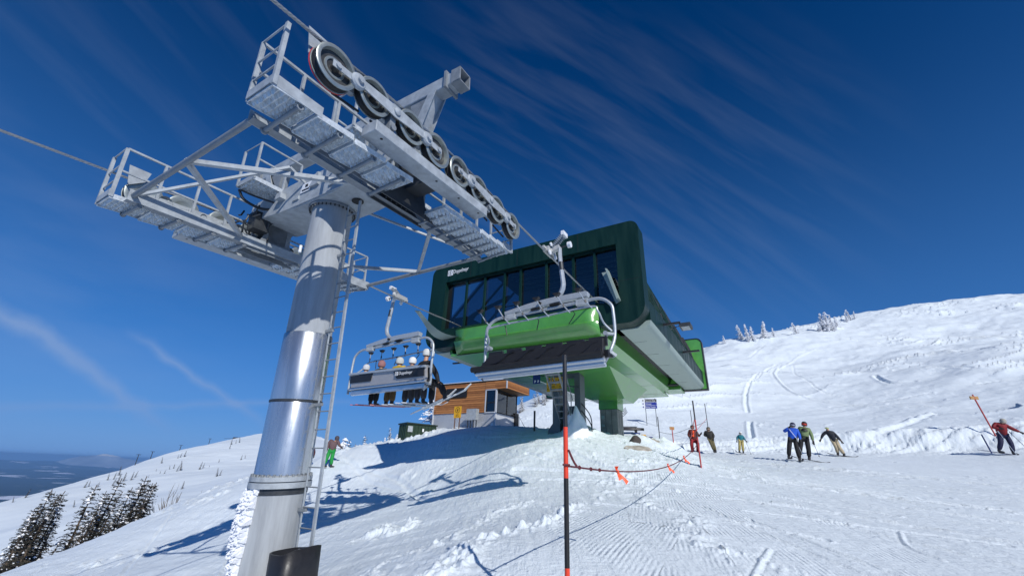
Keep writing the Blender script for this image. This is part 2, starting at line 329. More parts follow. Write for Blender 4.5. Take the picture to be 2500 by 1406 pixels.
def ground(x, y, fine=False):
    x = np.asarray(x, float); y = np.asarray(y, float)
    z = _g(x, y)
    d = bank_d(x, y); wob = fbm(x*.7, y*.7, 3, 5)*.9
    hb = sstep(12, 24, x)*.60+.3*sstep(8, 12, x)
    z = z+hb*sstep(-.2+wob*.4, 2.0+wob*.6, d)*(1-.75*sstep(3, 16, d))
    if fine:
        r = np.hypot(x, y)
        piste = sstep(-1.5, .5, x-.12*y+.0*x)*sstep(.4, -.4, d)          # smooth groomed part
        rough = 1-piste
        hill = sstep(2, 14, d)*sstep(0, 8, x-2)
        z = z+fbm(x*.12, y*.12, 3, 3)*.10*(1-.6*piste)+fbm(x*.5, y*.5, 3, 9)*.05*rough
        # wind-blown streaks down the slope
        a = .45; xr = x*math.cos(a)-y*math.sin(a); yr = x*math.sin(a)+y*math.cos(a)
        z = z+fbm(xr*.7, yr*3.2, 5, 21, .6)*.042*rough
        # broken lumps and chunks in patches
        m = sstep(.12, .5, fbm(x*.35+3, y*.35, 3, 31))*(1-.93*piste)*(1-hill*.7)
        lump = np.maximum(fbm(x*3.3, y*3.3, 4, 41, .6)-.05, 0)
        z = z+m*lump*.30
        m2 = sstep(.25, .7, fbm(x*.22+9, y*.5, 3, 77))*piste
        z = z+m2*np.maximum(fbm(x*6, y*6, 3, 43, .6), 0)*.05+piste*fbm(x*1.6, y*2.6, 5, 61, .62)*.011
        # churned face of the bank
        fb = np.exp(-((d-1.0)/1.6)**2)*sstep(8, 11, x)
        z = z+fb*(fbm(x*.5, y*3.4, 5, 51, .62)*.34+np.abs(fbm(x*1.1, y*5.5, 4, 52, .6))*.16)
        # hill: drift scarps and tracks
        ph = yr*.33+fbm(x*.06, y*.06, 3, 71)*3.2
        sc = ph-np.floor(ph); sca = sstep(.05, .5, fbm(x*.07+5, y*.11, 3, 81))
        z = z+hill*(sca*(sc**6)*.50*np.clip(r/45, .6, 1.6)+fbm(x*.18, y*.3, 4, 91)*.30*np.clip(r/50, .6, 2))
        # windrow of chunks left of the marker poles
        for (ax, ay, bx, by, w, h) in ((-1.5, 4.3, 1.6, 9.2, .28, .10), (-2.4, 4.6, .4, 10.5, .35, .06), (1.6, 9.2, 5.0, 15.5, .4, .05), (2.6, 4, 3.1, 15, .3, .05), (3.4, 13.2, 6.4, 14.4, .3, .07)):
            L = math.hypot(bx-ax, by-ay); ux, uy = (bx-ax)/L, (by-ay)/L; t = (x-ax)*ux+(y-ay)*uy; dd = (x-ax)*uy-(y-ay)*ux+fbm(t*.8, t*0+1, 2, 13)*.35
            e = np.exp(-(dd/w)**2)*sstep(-.3, .6, t)*sstep(L+.4, L-.6, t)
            z = z+e*(h*.35+h*1.5*np.maximum(fbm(x*7, y*7, 3, 15, .6), -.1))
        # pile round the station feet
        for (cx, cy, w, h) in ((3.0, 17.4, .7, .3), (4.6, 19.6, .9, .25), (5.1, 16.6, 1.1, .3), (6.3, 17.0, .8, .3), (1.0, 15.0, 1.8, .12)):
            z = z+h*np.exp(-((x-cx)**2+(y-cy)**2)/w**2)*(1+.5*fbm(x*2.5, y*2.5, 3, 19))
    return z
# polylines of tracks pressed into the snow: (points, half width, depth)
rnd = random.Random(5)
TRK = [([(5.0, 3.2), (4.4, 5.4), (4.1, 8)], .035, .03), ([(4.6, 3.4), (3.9, 6.0), (3.8, 9)], .03, .02),
       ([(7.3, 4.6), (6.0, 7), (5.0, 10)], .035, .03), ([(9.5, 5.4), (8, 9), (6.2, 13), (5.6, 18)], .035, .025), ([(11, 7), (9, 12), (8, 16), (9, 21)], .035, .02),
       ([(.9, 3.4), (2.0, 4.4), (2.8, 5.4), (3.4, 6.2)], .03, -.018), ([(5.6, 6.2), (5.7, 6.8), (6.3, 7.6)], .03, -.018),
       ([(-2, 14), (-5, 20), (-9.5, 24)], .10, .05), ([(-1.5, 14.6), (-5, 19), (-8.6, 24)], .10, .05), ([(-5, 9), (-9, 17), (-12, 22)], .06, .04), ([(-6, 8), (-11, 15), (-15, 22)], .06, .04), ([(-8, 6), (-13, 13), (-17, 19)], .07, .04)]
for i in range(80):
    x = rnd.uniform(1.5, 20); y = rnd.uniform(3.6, 23); a = rnd.uniform(.45, 1.25); l = rnd.uniform(2.5, 8); c = rnd.uniform(-.25, .25)
    TRK.append(([(x, y), (x-math.cos(a)*l*.5+c, y+math.sin(a)*l*.5), (x-math.cos(a)*l, y+math.sin(a)*l)], rnd.uniform(.026, .036)+.0028*y, rnd.choice((1, 1, 1, -1))*(rnd.uniform(.02, .03)+.0022*y)))
def polar(r0, r1, nr, a0, a1, na):
    rs = np.geomspace(r0, r1, nr); an = np.linspace(a0, a1, na); Rr, A = np.meshgrid(rs, an, indexing='ij'); return Rr*np.sin(A), Rr*np.cos(A), nr, na
def grid_mesh(name, X, Y, Z, nr, na, m):
    me = bpy.data.meshes.new(name); V = np.stack([X, Y, Z], -1).reshape(-1, 3).astype(np.float32)
    i = np.arange(nr-1)[:, None]*na+np.arange(na-1)[None]; F = np.stack([i, i+na, i+na+1, i+1], -1).reshape(-1, 4).astype(np.int32)
    me.vertices.add(len(V)); me.vertices.foreach_set('co', V.ravel()); me.loops.add(F.size); me.loops.foreach_set('vertex_index', F.ravel()[::1])
    me.polygons.add(len(F)); me.polygons.foreach_set('loop_start', np.arange(0, F.size, 4, dtype=np.int32)); me.polygons.foreach_set('use_smooth', np.ones(len(F), bool))
    me.update(calc_edges=True); me.validate(); me.flip_normals() if me.polygons[0].normal.z < 0 else None
    me.materials.append(m); o = bpy.data.objects.new(name, me); COL.objects.link(o); return o
def catrom(pts, k=10):
    P = [Vector(p) for p in pts]; P = [P[0]*2-P[1]]+P+[P[-1]*2-P[-2]]; out = []
    for i in range(1, len(P)-2):
        for j in range(k):
            t = j/k; out.append(.5*((2*P[i])+(P[i+1]-P[i-1])*t+(2*P[i-1]-5*P[i]+4*P[i+1]-P[i+2])*t*t+(3*P[i]-P[i-1]-3*P[i+1]+P[i+2])*t**3))
    out.append(P[-2]); return out
X, Y, nr, na = polar(1.2, 260, 1050, R(-80), R(70), 1350)
Z = ground(X, Y, True)
HT = [([(55.3, 73.9), (47.3, 69.5), (40.5, 62.9), (35.6, 56.0), (32.5, 49.8), (31.1, 45.0), (31.2, 40.8), (31.8, 37.0), (33.1, 33.3)], .15, -.13), ([(44.2, 68.6), (33.4, 56.2), (28.1, 49.7), (24.4, 44.0), (22.5, 40.6)], .14, .15), ([(20, 36), (18.6, 33.6), (16.6, 30.0)], .14, .16), ([(33.1, 37.2), (35.9, 35.2)], .15, .15), ([(56.9, 57.7), (57.6, 54.3), (56.2, 47.2)], .22, .22), ([(45.6, 49.0), (47.5, 46.1), (47, 42)], .2, .2), ([(42.1, 48.0), (40.1, 44.2), (41.4, 42.8)], .2, .2), ([(42.2, 37.5), (43.7, 37.0), (44.8, 36.1)], .15, .2), ([(45.9, 67.1), (38.7, 56.5), (36.1, 50.5), (33.7, 45.4), (33.8, 43.3)], .10, .10), ([(23.4, 27.6), (25.4, 28.2), (30.7, 31.4)], .25, -.15), ([(37, 60), (30, 52), (25, 50)], .12, .12), ([(50, 80), (42, 73), (33, 70)], .15, .12), ([(30, 40), (34, 38.5), (38, 38)], .12, .14)]
for pl, w, dep in TRK+HT:
    c = catrom([Vector((p[0], p[1], 0)) for p in pl], 8)
    pts = np.array([(p.x, p.y) for p in c]); lo = pts.min(0)-1.5; hi = pts.max(0)+1.5
    mk = (X > lo[0]) & (X < hi[0]) & (Y > lo[1]) & (Y < hi[1]); x = X[mk]; y = Y[mk]; dm = np.full(x.shape, 1e9)
    for a, b in zip(pts[:-1], pts[1:]):
        ab = b-a; t = np.clip(((x-a[0])*ab[0]+(y-a[1])*ab[1])/(ab@ab), 0, 1); dm = np.minimum(dm, np.hypot(x-a[0]-t*ab[0], y-a[1]-t*ab[1]))
    q = dm/w; mod = 1 if w < .2 else (.6+.8*vnoise(x*.9, y*.9, 4))
    Z[mk] += (-dep*np.exp(-q**2)+dep*.45*np.exp(-(q-1.7)**2*2))*mod
snow = grid_mesh('snow_ground', X, Y, Z, nr, na, SNOW); tag(snow, kind='structure')
# groomer corduroy: coordinate across the stripes and a strip mask, read by the bump of the snow
at = snow.data.attributes.new('cord', 'FLOAT_VECTOR', 'POINT'); cv = np.zeros((X.size, 3), np.float32); fx = X.ravel(); fy = Y.ravel()
for (ax, ay, bx, by, w) in ((2.3, 2, 5.6, 16.5, .62), (-1.2, 1.6, 2.4, 8.2, 1.0), (3.8, 2.0, 7.6, 15, .35), (.6, 1.0, 4.2, 12.5, .75)):
    L = math.hypot(bx-ax, by-ay); ux, uy = (bx-ax)/L, (by-ay)/L; t = (fx-ax)*ux+(fy-ay)*uy; dd = (fx-ax)*uy-(fy-ay)*ux
    mk = sstep(w, w*.8, abs(dd))*sstep(-3, 0, t)*sstep(L+1, L-1, t); sel = mk > cv[:, 1]
    cv[sel, 0] = dd[sel]; cv[sel, 1] = mk[sel]
at.data.foreach_set('vector', cv.ravel())

def G(x, y): return float(ground(np.array([x]), np.array([y]), True)[0])

RC = [(-187, 180, -18.3), (-221, 230, -16.3), (-246, 280, -11.9), (-278, 350, -4.6), (-300, 430, 7.6), (-316, 520, 22.9), (-312, 560, 31.9), (-259, 600, 37.1), (-220, 560, 27.8), (-168, 500, 17.9),
      (-122, 120, -17.7), (-130, 150, -15.8), (-143, 200, -12.3), (-168, 300, 0), (-73, 75, -18.5), (-73, 95, -15), (-77, 130, -8), (-77, 200, .5), (-187, 150, -26.6), (-62, 300, 2), (-74, 160, -5), (-45, 60, -17.5),
      (-330, 300, -60), (-400, 430, -50), (-420, 560, -25), (-300, 180, -70), (-360, 700, -10), (-250, 740, 0), (-120, 640, -10), (-100, 420, 0), (-230, 120, -50), (-150, 80, -40), (-100, 45, -32), (-60, 35, -24), (-30, 90, -8), (-20, 200, -12), (-20, 400, -25)]
_rg = tps([c[:2] for c in RC], [c[2] for c in RC], 5)
def ridge(x, y, fine=True):
    z = _rg(x, y)
    if fine: z = z+fbm(x*.03, y*.03, 4, 7)*1.3+fbm(x*.15, y*.15, 3, 8)*.25+sstep(500, 590, y)*np.maximum(fbm(x*.12, y*.1, 3, 6), 0)*2.0
    return z
xs = np.linspace(-440, -12, 330); ys = np.linspace(32, 760, 420); Yg, Xg = np.meshgrid(ys, xs, indexing='ij')
rd = grid_mesh('snow_ridge', Xg, Yg, ridge(Xg, Yg), 420, 330, SNOWF); tag(rd, kind='structure')
# ------------------------------------------------------------------ lift tower (tilted a little back from the station)
M = -6.91; T0 = 4.61; UB = -2.6
tower = empty('lift_tower', TW(M, T0, UB), (TH, 0, -YA), 'grey tubular chairlift tower with two sheave trains and catwalks, in front of the green station', 'lift tower')
OFF = (M, T0, UB)
def tb(mb, name, m, parent=None, **k): return mb.build(name, m, parent or tower, OFF if True else None, **k)
def sub(mb, name, m, parent, **k):   # sub-part: parent part has identity transform
    return mb.build(name, m, parent, OFF, **k)
LEAN = {'tower_tube', 'metal_sleeve', 'band', 'flange', 'bolt_ring', 'dark_collar', 'strap', 'frost_crust', 'white_reflector'}
_tb, _sub = tb, sub
def leaned(mb, name):
    if name in LEAN: mb.v = [(v[0], v[1]-.0245*(4.4-v[2]), v[2]) for v in mb.v]
    return mb
def tb(mb, name, m, parent=None, **k): return _tb(leaned(mb, name), name, m, parent, **k)
def sub(mb, name, m, parent, **k): return _sub(leaned(mb, name), name, m, parent, **k)
# tube
mb = MB(); mb.lathe((M, T0, 0), (0, 0, 1), [(UB, .40), (-.45, .40)], 48); mb.lathe((M, T0, 0), (0, 0, 1), [(-.45, .385), (1.78, .378), (4.44, .372)], 48)
tube = tb(mb, 'tower_tube', TUBEM, smooth=True)
mb = MB(); mb.lathe((M, T0, 0), (0, 0, 1), [(-.46, .39), (-.46, .405), (.62, .403), (.635, .398), (.64, .39)], 64)
sv = tb(mb, 'metal_sleeve', SLEEVE, smooth=True)
mb = MB(); mb.lathe((M, T0, 0), (0, 0, 1), [(.675, .39), (.675, .402), (1.79, .400), (1.80, .394), (1.80, .37)], 64)
tb(mb, 'metal_sleeve', SLEEVE, smooth=True)
mb = MB(); mb.lathe((M, T0, 0), (0, 0, 1), [(.635, .39), (.635, .408), (.645, .412), (.67, .412), (.68, .39)], 48)
tb(mb, 'band', DARKST, smooth=True)
mb = MB()
for s0, s1, r in ((-.64, -.56, .455), (-.545, -.48, .45)): mb.lathe((M, T0, 0), (0, 0, 1), [(s0, .4), (s0, r), (s1, r), (s1, .4)], 48)
fl = tb(mb, 'flange', GALV, smooth=True)
mb = MB()
for k in range(30):
    a = 2*math.pi*k/30; x, y = M+.425*math.cos(a), T0+.425*math.sin(a); mb.tube([(x, y, -.485), (x, y, -.445)], .018, 6)
sub(mb, 'bolt_ring', GALVD, fl)
mb = MB(); mb.lathe((M, T0, 0), (0, 0, 1), [(-.73, .402), (-.73, .410), (-.64, .410), (-.64, .402)], 48); tb(mb, 'dark_collar', DARKST, smooth=True)
mb = MB(); mb.lathe((M, T0, 0), (0, 0, 1), [(-2.0, .40), (-1.98, .41), (-2.05, .42), (-2.1, .40)], 48); tb(mb, 'strap', BLACKP, smooth=True)
# head flange
mb = MB(); mb.lathe((M, T0, 0), (0, 0, 1), [(4.33, .38), (4.33, .45), (4.38, .45), (4.38, .36)], 48); hf = tb(mb, 'head_flange', GALVD, smooth=True)
mb = MB()
for k in range(34):
    a = 2*math.pi*k/34; x, y = M+.42*math.cos(a), T0+.42*math.sin(a); mb.tube([(x, y, 4.29), (x, y, 4.33)], .014, 6)
sub(mb, 'bolt_ring', DARKST, hf)
# crossarm: box girder, deeper at the tower
mb = MB(); w = .47
prof = [(-2.25, 4.62), (-1.9, 4.50), (-.55, 4.38), (.55, 4.38), (1.9, 4.50), (2.25, 4.62), (2.2, 4.95), (.6, 5.02), (-.6, 5.02), (-2.2, 4.95)]
mb.prism([(p[0]+M, p[1]) for p in prof], (0, T0-w, 0), (1, 0, 0), (0, 0, 1), (0, 2*w, 0))
ca = tb(mb, 'crossarm', GALV, bev=.012)
mb = MB()
for k in (-1, 1):
    mb.prism([(M+k*.95, 4.70), (M+k*1.15, 4.70), (M+k*1.10, 4.83), (M+k*.97, 4.83)], (0, T0-w-.12, 0), (1, 0, 0), (0, 0, 1), (0, .12, 0))
    mb.box(M+k*.55-.09, M+k*.55+.09, T0-w-.03, T0-w, 4.55, 4.63)
mb.prism([(M-.13, 4.70), (M+.13, 4.70), (M+.10, 4.98), (M+.05, 4.98)], (0, T0-w-.05, 0), (1, 0, 0), (0, 0, 1), (0, .05, 0))
mb.bar((M-1.0, T0-w-.012, 4.42), (M+1.0, T0-w-.012, 4.42), .025, .03)
sub(mb, 'arm_bracket', GALV, ca)
mb = MB(); mb.lathe((M+.72, T0, 0), (0, 0, 1), [(4.375, .001), (4.375, .11), (4.39, .11)], 24); sub(mb, 'drain_hole', BLK, ca)
mb = MB(); mb.prism([(-.17, 0), (.13, 0), (.17, .2), (-.13, .2)], (M-.26, T0-w-.02, 4.66), (1, 0, .0), (0, 0, 1), (0, .008, 0)); pl = sub(mb, 'number_plate', WHITE, ca)
mb = MB(); mb.box(M-.38, M-.16, T0-w-.026, T0-w-.0205, 4.69, 4.72); mb.box(M-.29, M-.21, T0-w-.026, T0-w-.0205, 4.76, 4.82); tb(mb, 'plate_mark', BLK)
# handrail on top of the crossarm
mb = MB()
for k in (-.75, .05): mb.bar((M+k, T0-.1, 5.0), (M+k, T0-.1, 5.34), .03)
mb.bar((M-.75, T0-.1, 5.34), (M+.05, T0-.1, 5.34), .025)
tb(mb, 'top_handrail', GALVD)
# ears carrying the catwalk channels
for k in (-1, 1):
    mb = MB(); P = [(-.42, 4.95), (.42, 4.95), (.40, 4.6), (.26, 4.3), (.36, 4.02), (.62, 3.78), (-.62, 3.78), (-.36, 4.02), (-.26, 4.3), (-.40, 4.6)]
    for kk in (1.84, 2.12): mb.prism(P, (M+k*kk, T0, 0), (0, 1, 0), (0, 0, 1), (k*.018, 0, 0))
    mb.box(min(M+k*1.84, M+k*2.12), max(M+k*1.84, M+k*2.12), T0-.2, T0+.2, 4.1, 4.9)
    e = tb(mb, 'hanger_plate', DARKST if k > 0 else GALVD)
    mb = MB()
    for i in range(5): mb.tube([(M+k*1.80, T0-.3+.12*i, 3.95), (M+k*1.86, T0-.3+.12*i, 3.95)], .018, 6)
    sub(mb, 'bolt_row', GALVD, e)
# lifting beam over both ropes
mb = MB(); mb.bar((M-3.02, T0, 6.16), (M+3.0, T0, 6.16), .26, .26); lb = tb(mb, 'lifting_beam', GALV, bev=.02)
for k in (-1, 1):
    mb = MB(); x0 = k*2.98
    for a, b_ in ((2.86, .36), (3.0, .30)):
        mb.bar((M+k*a, T0, 6.16), (M+k*(a+.05), T0, 6.16), b_, b_)
    for dz in (-.13, .13): mb.bar((M+k*3.05, T0-.13, 6.16+dz), (M+k*3.2, T0-.13, 6.16+dz), .03, .03)
    mb.bar((M+k*3.05, T0-.14, 6.16), (M+k*3.2, T0-.14, 6.16), .03, .28, (0, 0, 1)); mb.bar((M+k*3.05, T0+.14, 6.16), (M+k*3.2, T0+.14, 6.16), .03, .28, (0, 0, 1))
    mb.bar((M+k*3.05, T0, 6.30), (M+k*3.2, T0, 6.30), .28, .02); mb.bar((M+k*3.05, T0, 6.02), (M+k*3.2, T0, 6.02), .28, .02)
    sub(mb, 'beam_head', GALVD, lb)
    mb = MB()
    for sy in (-1, 1):
        mb.prism([(k*2.66, 6.06), (k*2.48, 6.06), (k*1.88, 4.75), (k*2.12, 4.75)], (M, T0+sy*.13, 0), (1, 0, 0), (0, 0, 1), (0, sy*.015, 0))
    mb.prism([(k*2.60, 6.06), (k*2.54, 6.06), (k*1.93, 4.75), (k*1.99, 4.75)], (M, T0-.13, 0), (1, 0, 0), (0, 0, 1), (0, .26, 0))
    sub(mb, 'beam_leg', GALV, lb)
    mb = MB(); mb.prism([(k*2.0, 6.03), (k*2.5, 6.03), (k*2.1, 5.5)], (M, T0-.1, 0), (1, 0, 0), (0, 0, 1), (0, .2, 0)); sub(mb, 'gusset', GALVD, lb)
# horizontal frame that stiffens the catwalks
KC = 1.79; UC = 3.94
def tubep(name, a, b_, r=.045, m=GALV):
    mb = MB(); mb.tube([a, b_], r, 10); return tb(mb, name, m, smooth=True)
tubep('cross_tube', (M-KC-.05, 2.09, UC), (M+KC+.05, 2.09, UC), .045, GALVD); tubep('cross_tube', (M-KC-.05, 7.15, UC), (M+KC+.05, 7.15, UC), .045, GALVD)
for t0_, t1_ in ((2.09, 3.85), (7.15, 5.55)):
    for k in (-1, 1):
        mb = MB(); mb.bar((M-.12*k*0, t0_, UC+.03), (M+k*KC, t1_, UC+.03), .07, .07); tb(mb, 'frame_brace', GALV)
mb = MB(); mb.bar((M-KC, 2.15, UC+.05), (-7.30, 3.8, 5.07), .05); tb(mb, 'frame_brace', GALV)
mb = MB(); mb.bar((-7.30, 3.8, 5.07), (-7.24, 4.38, 4.76), .045); tb(mb, 'frame_brace', GALV)
mb = MB(); mb.bar((M+KC, 7.0, UC+.05), (M+.3, 4.85, 4.5), .04); tb(mb, 'frame_brace', GALV)

# catwalks
def tread_panel(q0, q1, t, L, u, tilt):
    mb = MB(); d = tilt
    def z(tt): return u+(tt-t)*d
    a, b_ = min(q0, q1), max(q0, q1)
    pts = [(a, t, z(t)), (b_, t, z(t)), (b_, t+L, z(t+L)), (a, t+L, z(t+L))]
    mb.hexa([(p[0], p[1], p[2]+.028) for p in pts]+[(p[0], p[1], p[2]+.034) for p in pts])
    for (p, r_) in ((pts[0], pts[3]), (pts[1], pts[2])):     # side flanges
        mb.bar((p[0], p[1], p[2]+.035), (r_[0], r_[1], r_[2]+.035), .008, .085)
    for p, r_ in ((pts[0], pts[1]), (pts[3], pts[2])): mb.bar((p[0], p[1], p[2]+.04), (r_[0], r_[1], r_[2]+.04), .008, .06)
    nx = 6; ny = max(3, int(L/.075))
    for i in range(nx):                                       # pressed serrated teeth
        for j in range(ny):
            x = a+.03+(b_-a-.06)*(i+.5+(.25 if j % 2 else -.25))/nx; y = t+.02+(L-.04)*(j+.5)/ny; zz = z(y)+.028; h = .045+.02*((i*7+j*3) % 3)/2
            wx = (b_-a)/nx*.42; wy = L/ny*.34
            mb.add([(x-wx, y-wy, zz), (x+wx, y-wy, zz), (x+wx, y+wy, zz), (x-wx, y+wy, zz), (x-wx*.5, y+wy*.3, zz-h), (x+wx*.5, y+wy*.3, zz-h)],
                   [(0, 1, 5, 4), (2, 3, 4, 5), (1, 2, 5), (3, 0, 4)])
    return mb
def post(mb, p, h, w=.04): mb.bar(p, (p[0], p[1], p[2]+h), w, w)
for k in (-1, 1):
    X0 = lambda kk: M+k*kk
    mb = MB()
    mb.box(min(X0(KC), X0(KC+.012)), max(X0(KC), X0(KC+.012)), 2.02, 7.2, UC-.1, UC+.1)
    cw = tb(mb, 'catwalk', GALV)
    mb = MB(); mb.box(min(X0(KC+.013), X0(KC+.15)), max(X0(KC+.013), X0(KC+.15)), 2.02, 7.2, UC-.1, UC-.09); sub(mb, 'channel_flange', GALVD, cw)  # darker steel colour stands in for shade on the channel's underside
    mb = MB(); mb.box(min(X0(KC+.2), X0(KC+.212)), max(X0(KC+.2), X0(KC+.212)), 2.3, 7.0, UC-.06, UC+.03); sub(mb, 'inner_channel', GALVD, cw)
    q0, q1 = X0(2.06), X0(2.60)
    n1 = 4; a0, a1 = 1.86, 4.2
    for i in range(n1):
        L = (a1-a0)/n1; mbx = tread_panel(q0, q1, a0+i*L, L-.03, UC-.06, .07); sub(mbx, 'tread_panel', TREAD, cw)
        mb = MB(); tm = a0+i*L+L*.62; mb.tube([(X0(KC+.02), tm, UC-.11), (X0(2.56), tm, UC-.07)], .032, 12); mb.lathe((X0(2.56), tm, UC-.07), (k, 0, 0), [(0, .032), (0, .046), (.02, .046), (.02, .028), (-.03, .024)], 12); mb.lathe((X0(KC+.03), tm, UC-.11), (k, 0, 0), [(0, .03), (0, .05), (.03, .05), (.03, .03)], 12)
        sub(mb, 'bearer_pipe', GALVD, cw, smooth=True)
    n2 = 8; a0, a1 = 4.98, 7.26
    for i in range(n2):
        L = (a1-a0)/n2; mbx = tread_panel(q0, q1, a0+i*L, L-.015, UC-.08+.01*i, -.10); sub(mbx, 'tread_panel', TREAD, cw)
        if i % 1 == 0:
            mb = MB(); tm = a0+i*L+L*.55; mb.tube([(X0(KC+.02), tm, UC-.12), (X0(2.56), tm, UC-.09+.01*i)], .026, 10); sub(mb, 'bearer_pipe', GALVD, cw, smooth=True)
    # toe plates at the ends
    mb = MB(); mb.box(min(q1, q1+k*.008), max(q1, q1+k*.008), 1.84, 2.5, UC-.04, UC+.12); mb.box(min(q0, q1), max(q0, q1), 1.835, 1.845, UC-.02, UC+.1)
    mb.box(min(q1, q1+k*.008), max(q1, q1+k*.008), 6.9, 7.28, UC-.04, UC+.12); sub(mb, 'toe_plate', GALV, cw)
    # rails along the inner edge, gates at both ends
    H = .93
    for (ta_, tb_) in ((1.88, 4.2), (5.0, 7.25)):
        mb = MB(); n = 4
        for i in range(n+1):
            tt = ta_+(tb_-ta_)*i/n; post(mb, (X0(2.06), tt, UC-.04), H+.04)
        mb.bar((X0(2.06), ta_, UC+H), (X0(2.06), tb_, UC+H), .035); mb.bar((X0(2.06), ta_, UC+H*.52), (X0(2.06), tb_, UC+H*.52), .03)
        sub(mb, 'handrail', GALV, cw)
    for tt in (1.86, 7.25):
        mb = MB(); post(mb, (X0(2.60), tt, UC-.04), H+.04, .05); post(mb, (X0(2.06), tt, UC-.04), H+.04, .03)
        for hh in (H, H*.62, H*.3): mb.bar((X0(2.06), tt, UC+hh), (X0(2.60), tt, UC+hh), .02)
        sub(mb, 'end_gate', GALV, cw)

# sheave trains
TT = [2.45, 3.09, 3.84, 4.46, 5.08, 5.70, 6.35, 6.97]; UU = [4.60, 4.64, 4.66, 4.64, 4.60, 4.56, 4.47, 4.38]
def sheave(q, t, u, r, parent, side, red=False):
    mb = MB(); c = (q, t, u)
    mb.lathe(c, (side, 0, 0), [(-.065, r*.60), (-.078, r*.90), (-.068, r), (-.056, r), (-.05, r*.9)], 40)
    mb.lathe(c, (side, 0, 0), [(.05, r*.9), (.056, r), (.068, r), (.078, r*.95), (.075, r*.82), (.0, r*.76), (-.01, r*.55), (.02, r*.50), (.02, r*.40), (-.01, r*.36)], 40)
    mb.lathe(c, (side, 0, 0), [(-.065, r*.60), (-.04, r*.4), (-.04, r*.01)], 40)
    s = sub(mb, 'sheave', mat('sheave_rim_metal', (.40, .43, .40), .36, .65, .12, 9), parent, smooth=True)
    mb = MB(); mb.lathe(c, (side, 0, 0), [(.015, r*.78), (.012, r*.5), (.0, r*.3), (.0, .001)], 32); mb.lathe(c, (side, 0, 0), [(0, r*.2), (.075, r*.17), (.075, .001)], 16); sub(mb, 'sheave_web', WEB, parent, smooth=True)
    mb = MB(); mb.lathe(c, (side, 0, 0), [(-.052, r*.80), (-.052, r*.965), (-.03, r*.955), (0, r*.90), (.03, r*.955), (.052, r*.965), (.052, r*.80)], 40); tb(mb, 'rubber_liner', RUBBER, smooth=True) if False else sub(mb, 'rubber_liner', RUBBER, parent, smooth=True)
    return s
for k in (-1, 1):
    q = M+k*2.75; du = 0 if k > 0 else -.18
    mb = MB(); mb.box(q-.17, q+.13, 3.12, 5.88, 4.06+du, 4.24+du)
    tr = tb(mb, 'sheave_train', GALV, bev=.012)
    mb = MB()
    for tt in (3.3, 4.5, 5.1, 5.7): mb.tube([(q+.05, tt, 4.058+du), (q+.05, tt, 4.062+du)], .022, 10)
    sub(mb, 'bolt_hole', BLK, tr)
    for i, (t, u) in enumerate(zip(TT, UU)):
        sheave(q, t, u+du, .305 if i in (0, 3) else .285, tr, k)
    if k > 0:
        mb = MB(); mb.lathe((q, TT[0], UU[0]), (-1, 0, 0), [(.066, .26), (.072, .30), (.085, .31), (.09, .28)], 40); sub(mb, 'red_guard_ring', REDM, tr, smooth=True)
    mb = MB(); mb.prism([(-.18, .12), (.05, .30), (.10, .52), (-.24, .52)], (q-k*.13, TT[0]-.12, UU[0]+du-.06), (0, 1, 0), (0, 0, 1), (k*.012, 0, 0)); sub(mb, 'rope_catcher', GALV, tr)
    for (i0, i1) in ((0, 3), (4, 7)):                        # rocker: two pairs and a main plate, both sides
        for sx in (1, -1):
            x = q+k*(.085 if sx > 0 else -.10)
            for (a, b_) in ((i0, i0+1), (i1-1, i1)):
                mb = MB(); A = Vector((x, TT[a], UU[a]+du)); B = Vector((x, TT[b_], UU[b_]+du)); mb.bar(A-(B-A)*.12, B+(B-A)*.12, .012, .10, (0, 0, 1)); mb.tube([A-Vector((.02*k, 0, 0)), A+Vector((k*.03, 0, 0))], .04, 12); mb.tube([B-Vector((.02*k, 0, 0)), B+Vector((k*.03, 0, 0))], .04, 12)
                mid = (A+B)/2; mb.lathe(mid, (k, 0, 0), [(-.02, .12), (.02, .12), (.045, .10), (.05, .05), (.085, .045), (.085, .001)], 20)
                sub(mb, 'rocker_arm', GALV, tr, smooth=True)
            mb = MB(); A = (Vector((x+k*.03, TT[i0], UU[i0]+du))+Vector((x+k*.03, TT[i0+1], UU[i0+1]+du)))/2; B = (Vector((x+k*.03, TT[i1], UU[i1]+du))+Vector((x+k*.03, TT[i1-1], UU[i1-1]+du)))/2
            m_ = (A+B)/2; e = (B-A).normalized(); n_ = Vector((0, -e.z, e.y))
            P = [A-e*.08-n_*.05, A-e*.08+n_*.06, m_+n_*.09, B+e*.08+n_*.06, B+e*.08-n_*.05, m_-n_*.11]
            mb.add([p-Vector((.008, 0, 0)) for p in P]+[p+Vector((.008, 0, 0)) for p in P], [(0, 1, 2, 3, 4, 5), (11, 10, 9, 8, 7, 6)]+[(i, (i+1) % 6, 6+(i+1) % 6, 6+i) for i in range(6)])
            mb.lathe(m_, (k, 0, 0), [(-.03, .06), (.03, .06), (.04, .035), (.05, .001)], 16)
            sub(mb, 'rocker_plate', GALV, tr)
        tm = (TT[i0]+TT[i1])/2; mb = MB(); mb.tube([(q-.1, tm, 4.36+du), (q+.1, tm, 4.36+du)], .05, 12); mb.bar((q, tm, 4.26+du), (q, tm, 4.62+du), .12, .10); sub(mb, 'pivot_bearing', GALVD, tr)
    mb = MB()
    for i in range(7):
        mb.bar((q-k*.12, TT[i]+.1, UU[i]+du-.26), (q-k*.12, TT[i+1]-.1, UU[i+1]+du-.26), .02, .03)
    sub(mb, 'cable_tray', DARKST, tr)
    mb = MB(); mb.box(min(q, M+k*2.1), max(q, M+k*2.1), T0-.16, T0+.16, 4.1, 4.3); sub(mb, 'train_mount', DARKST, tr)

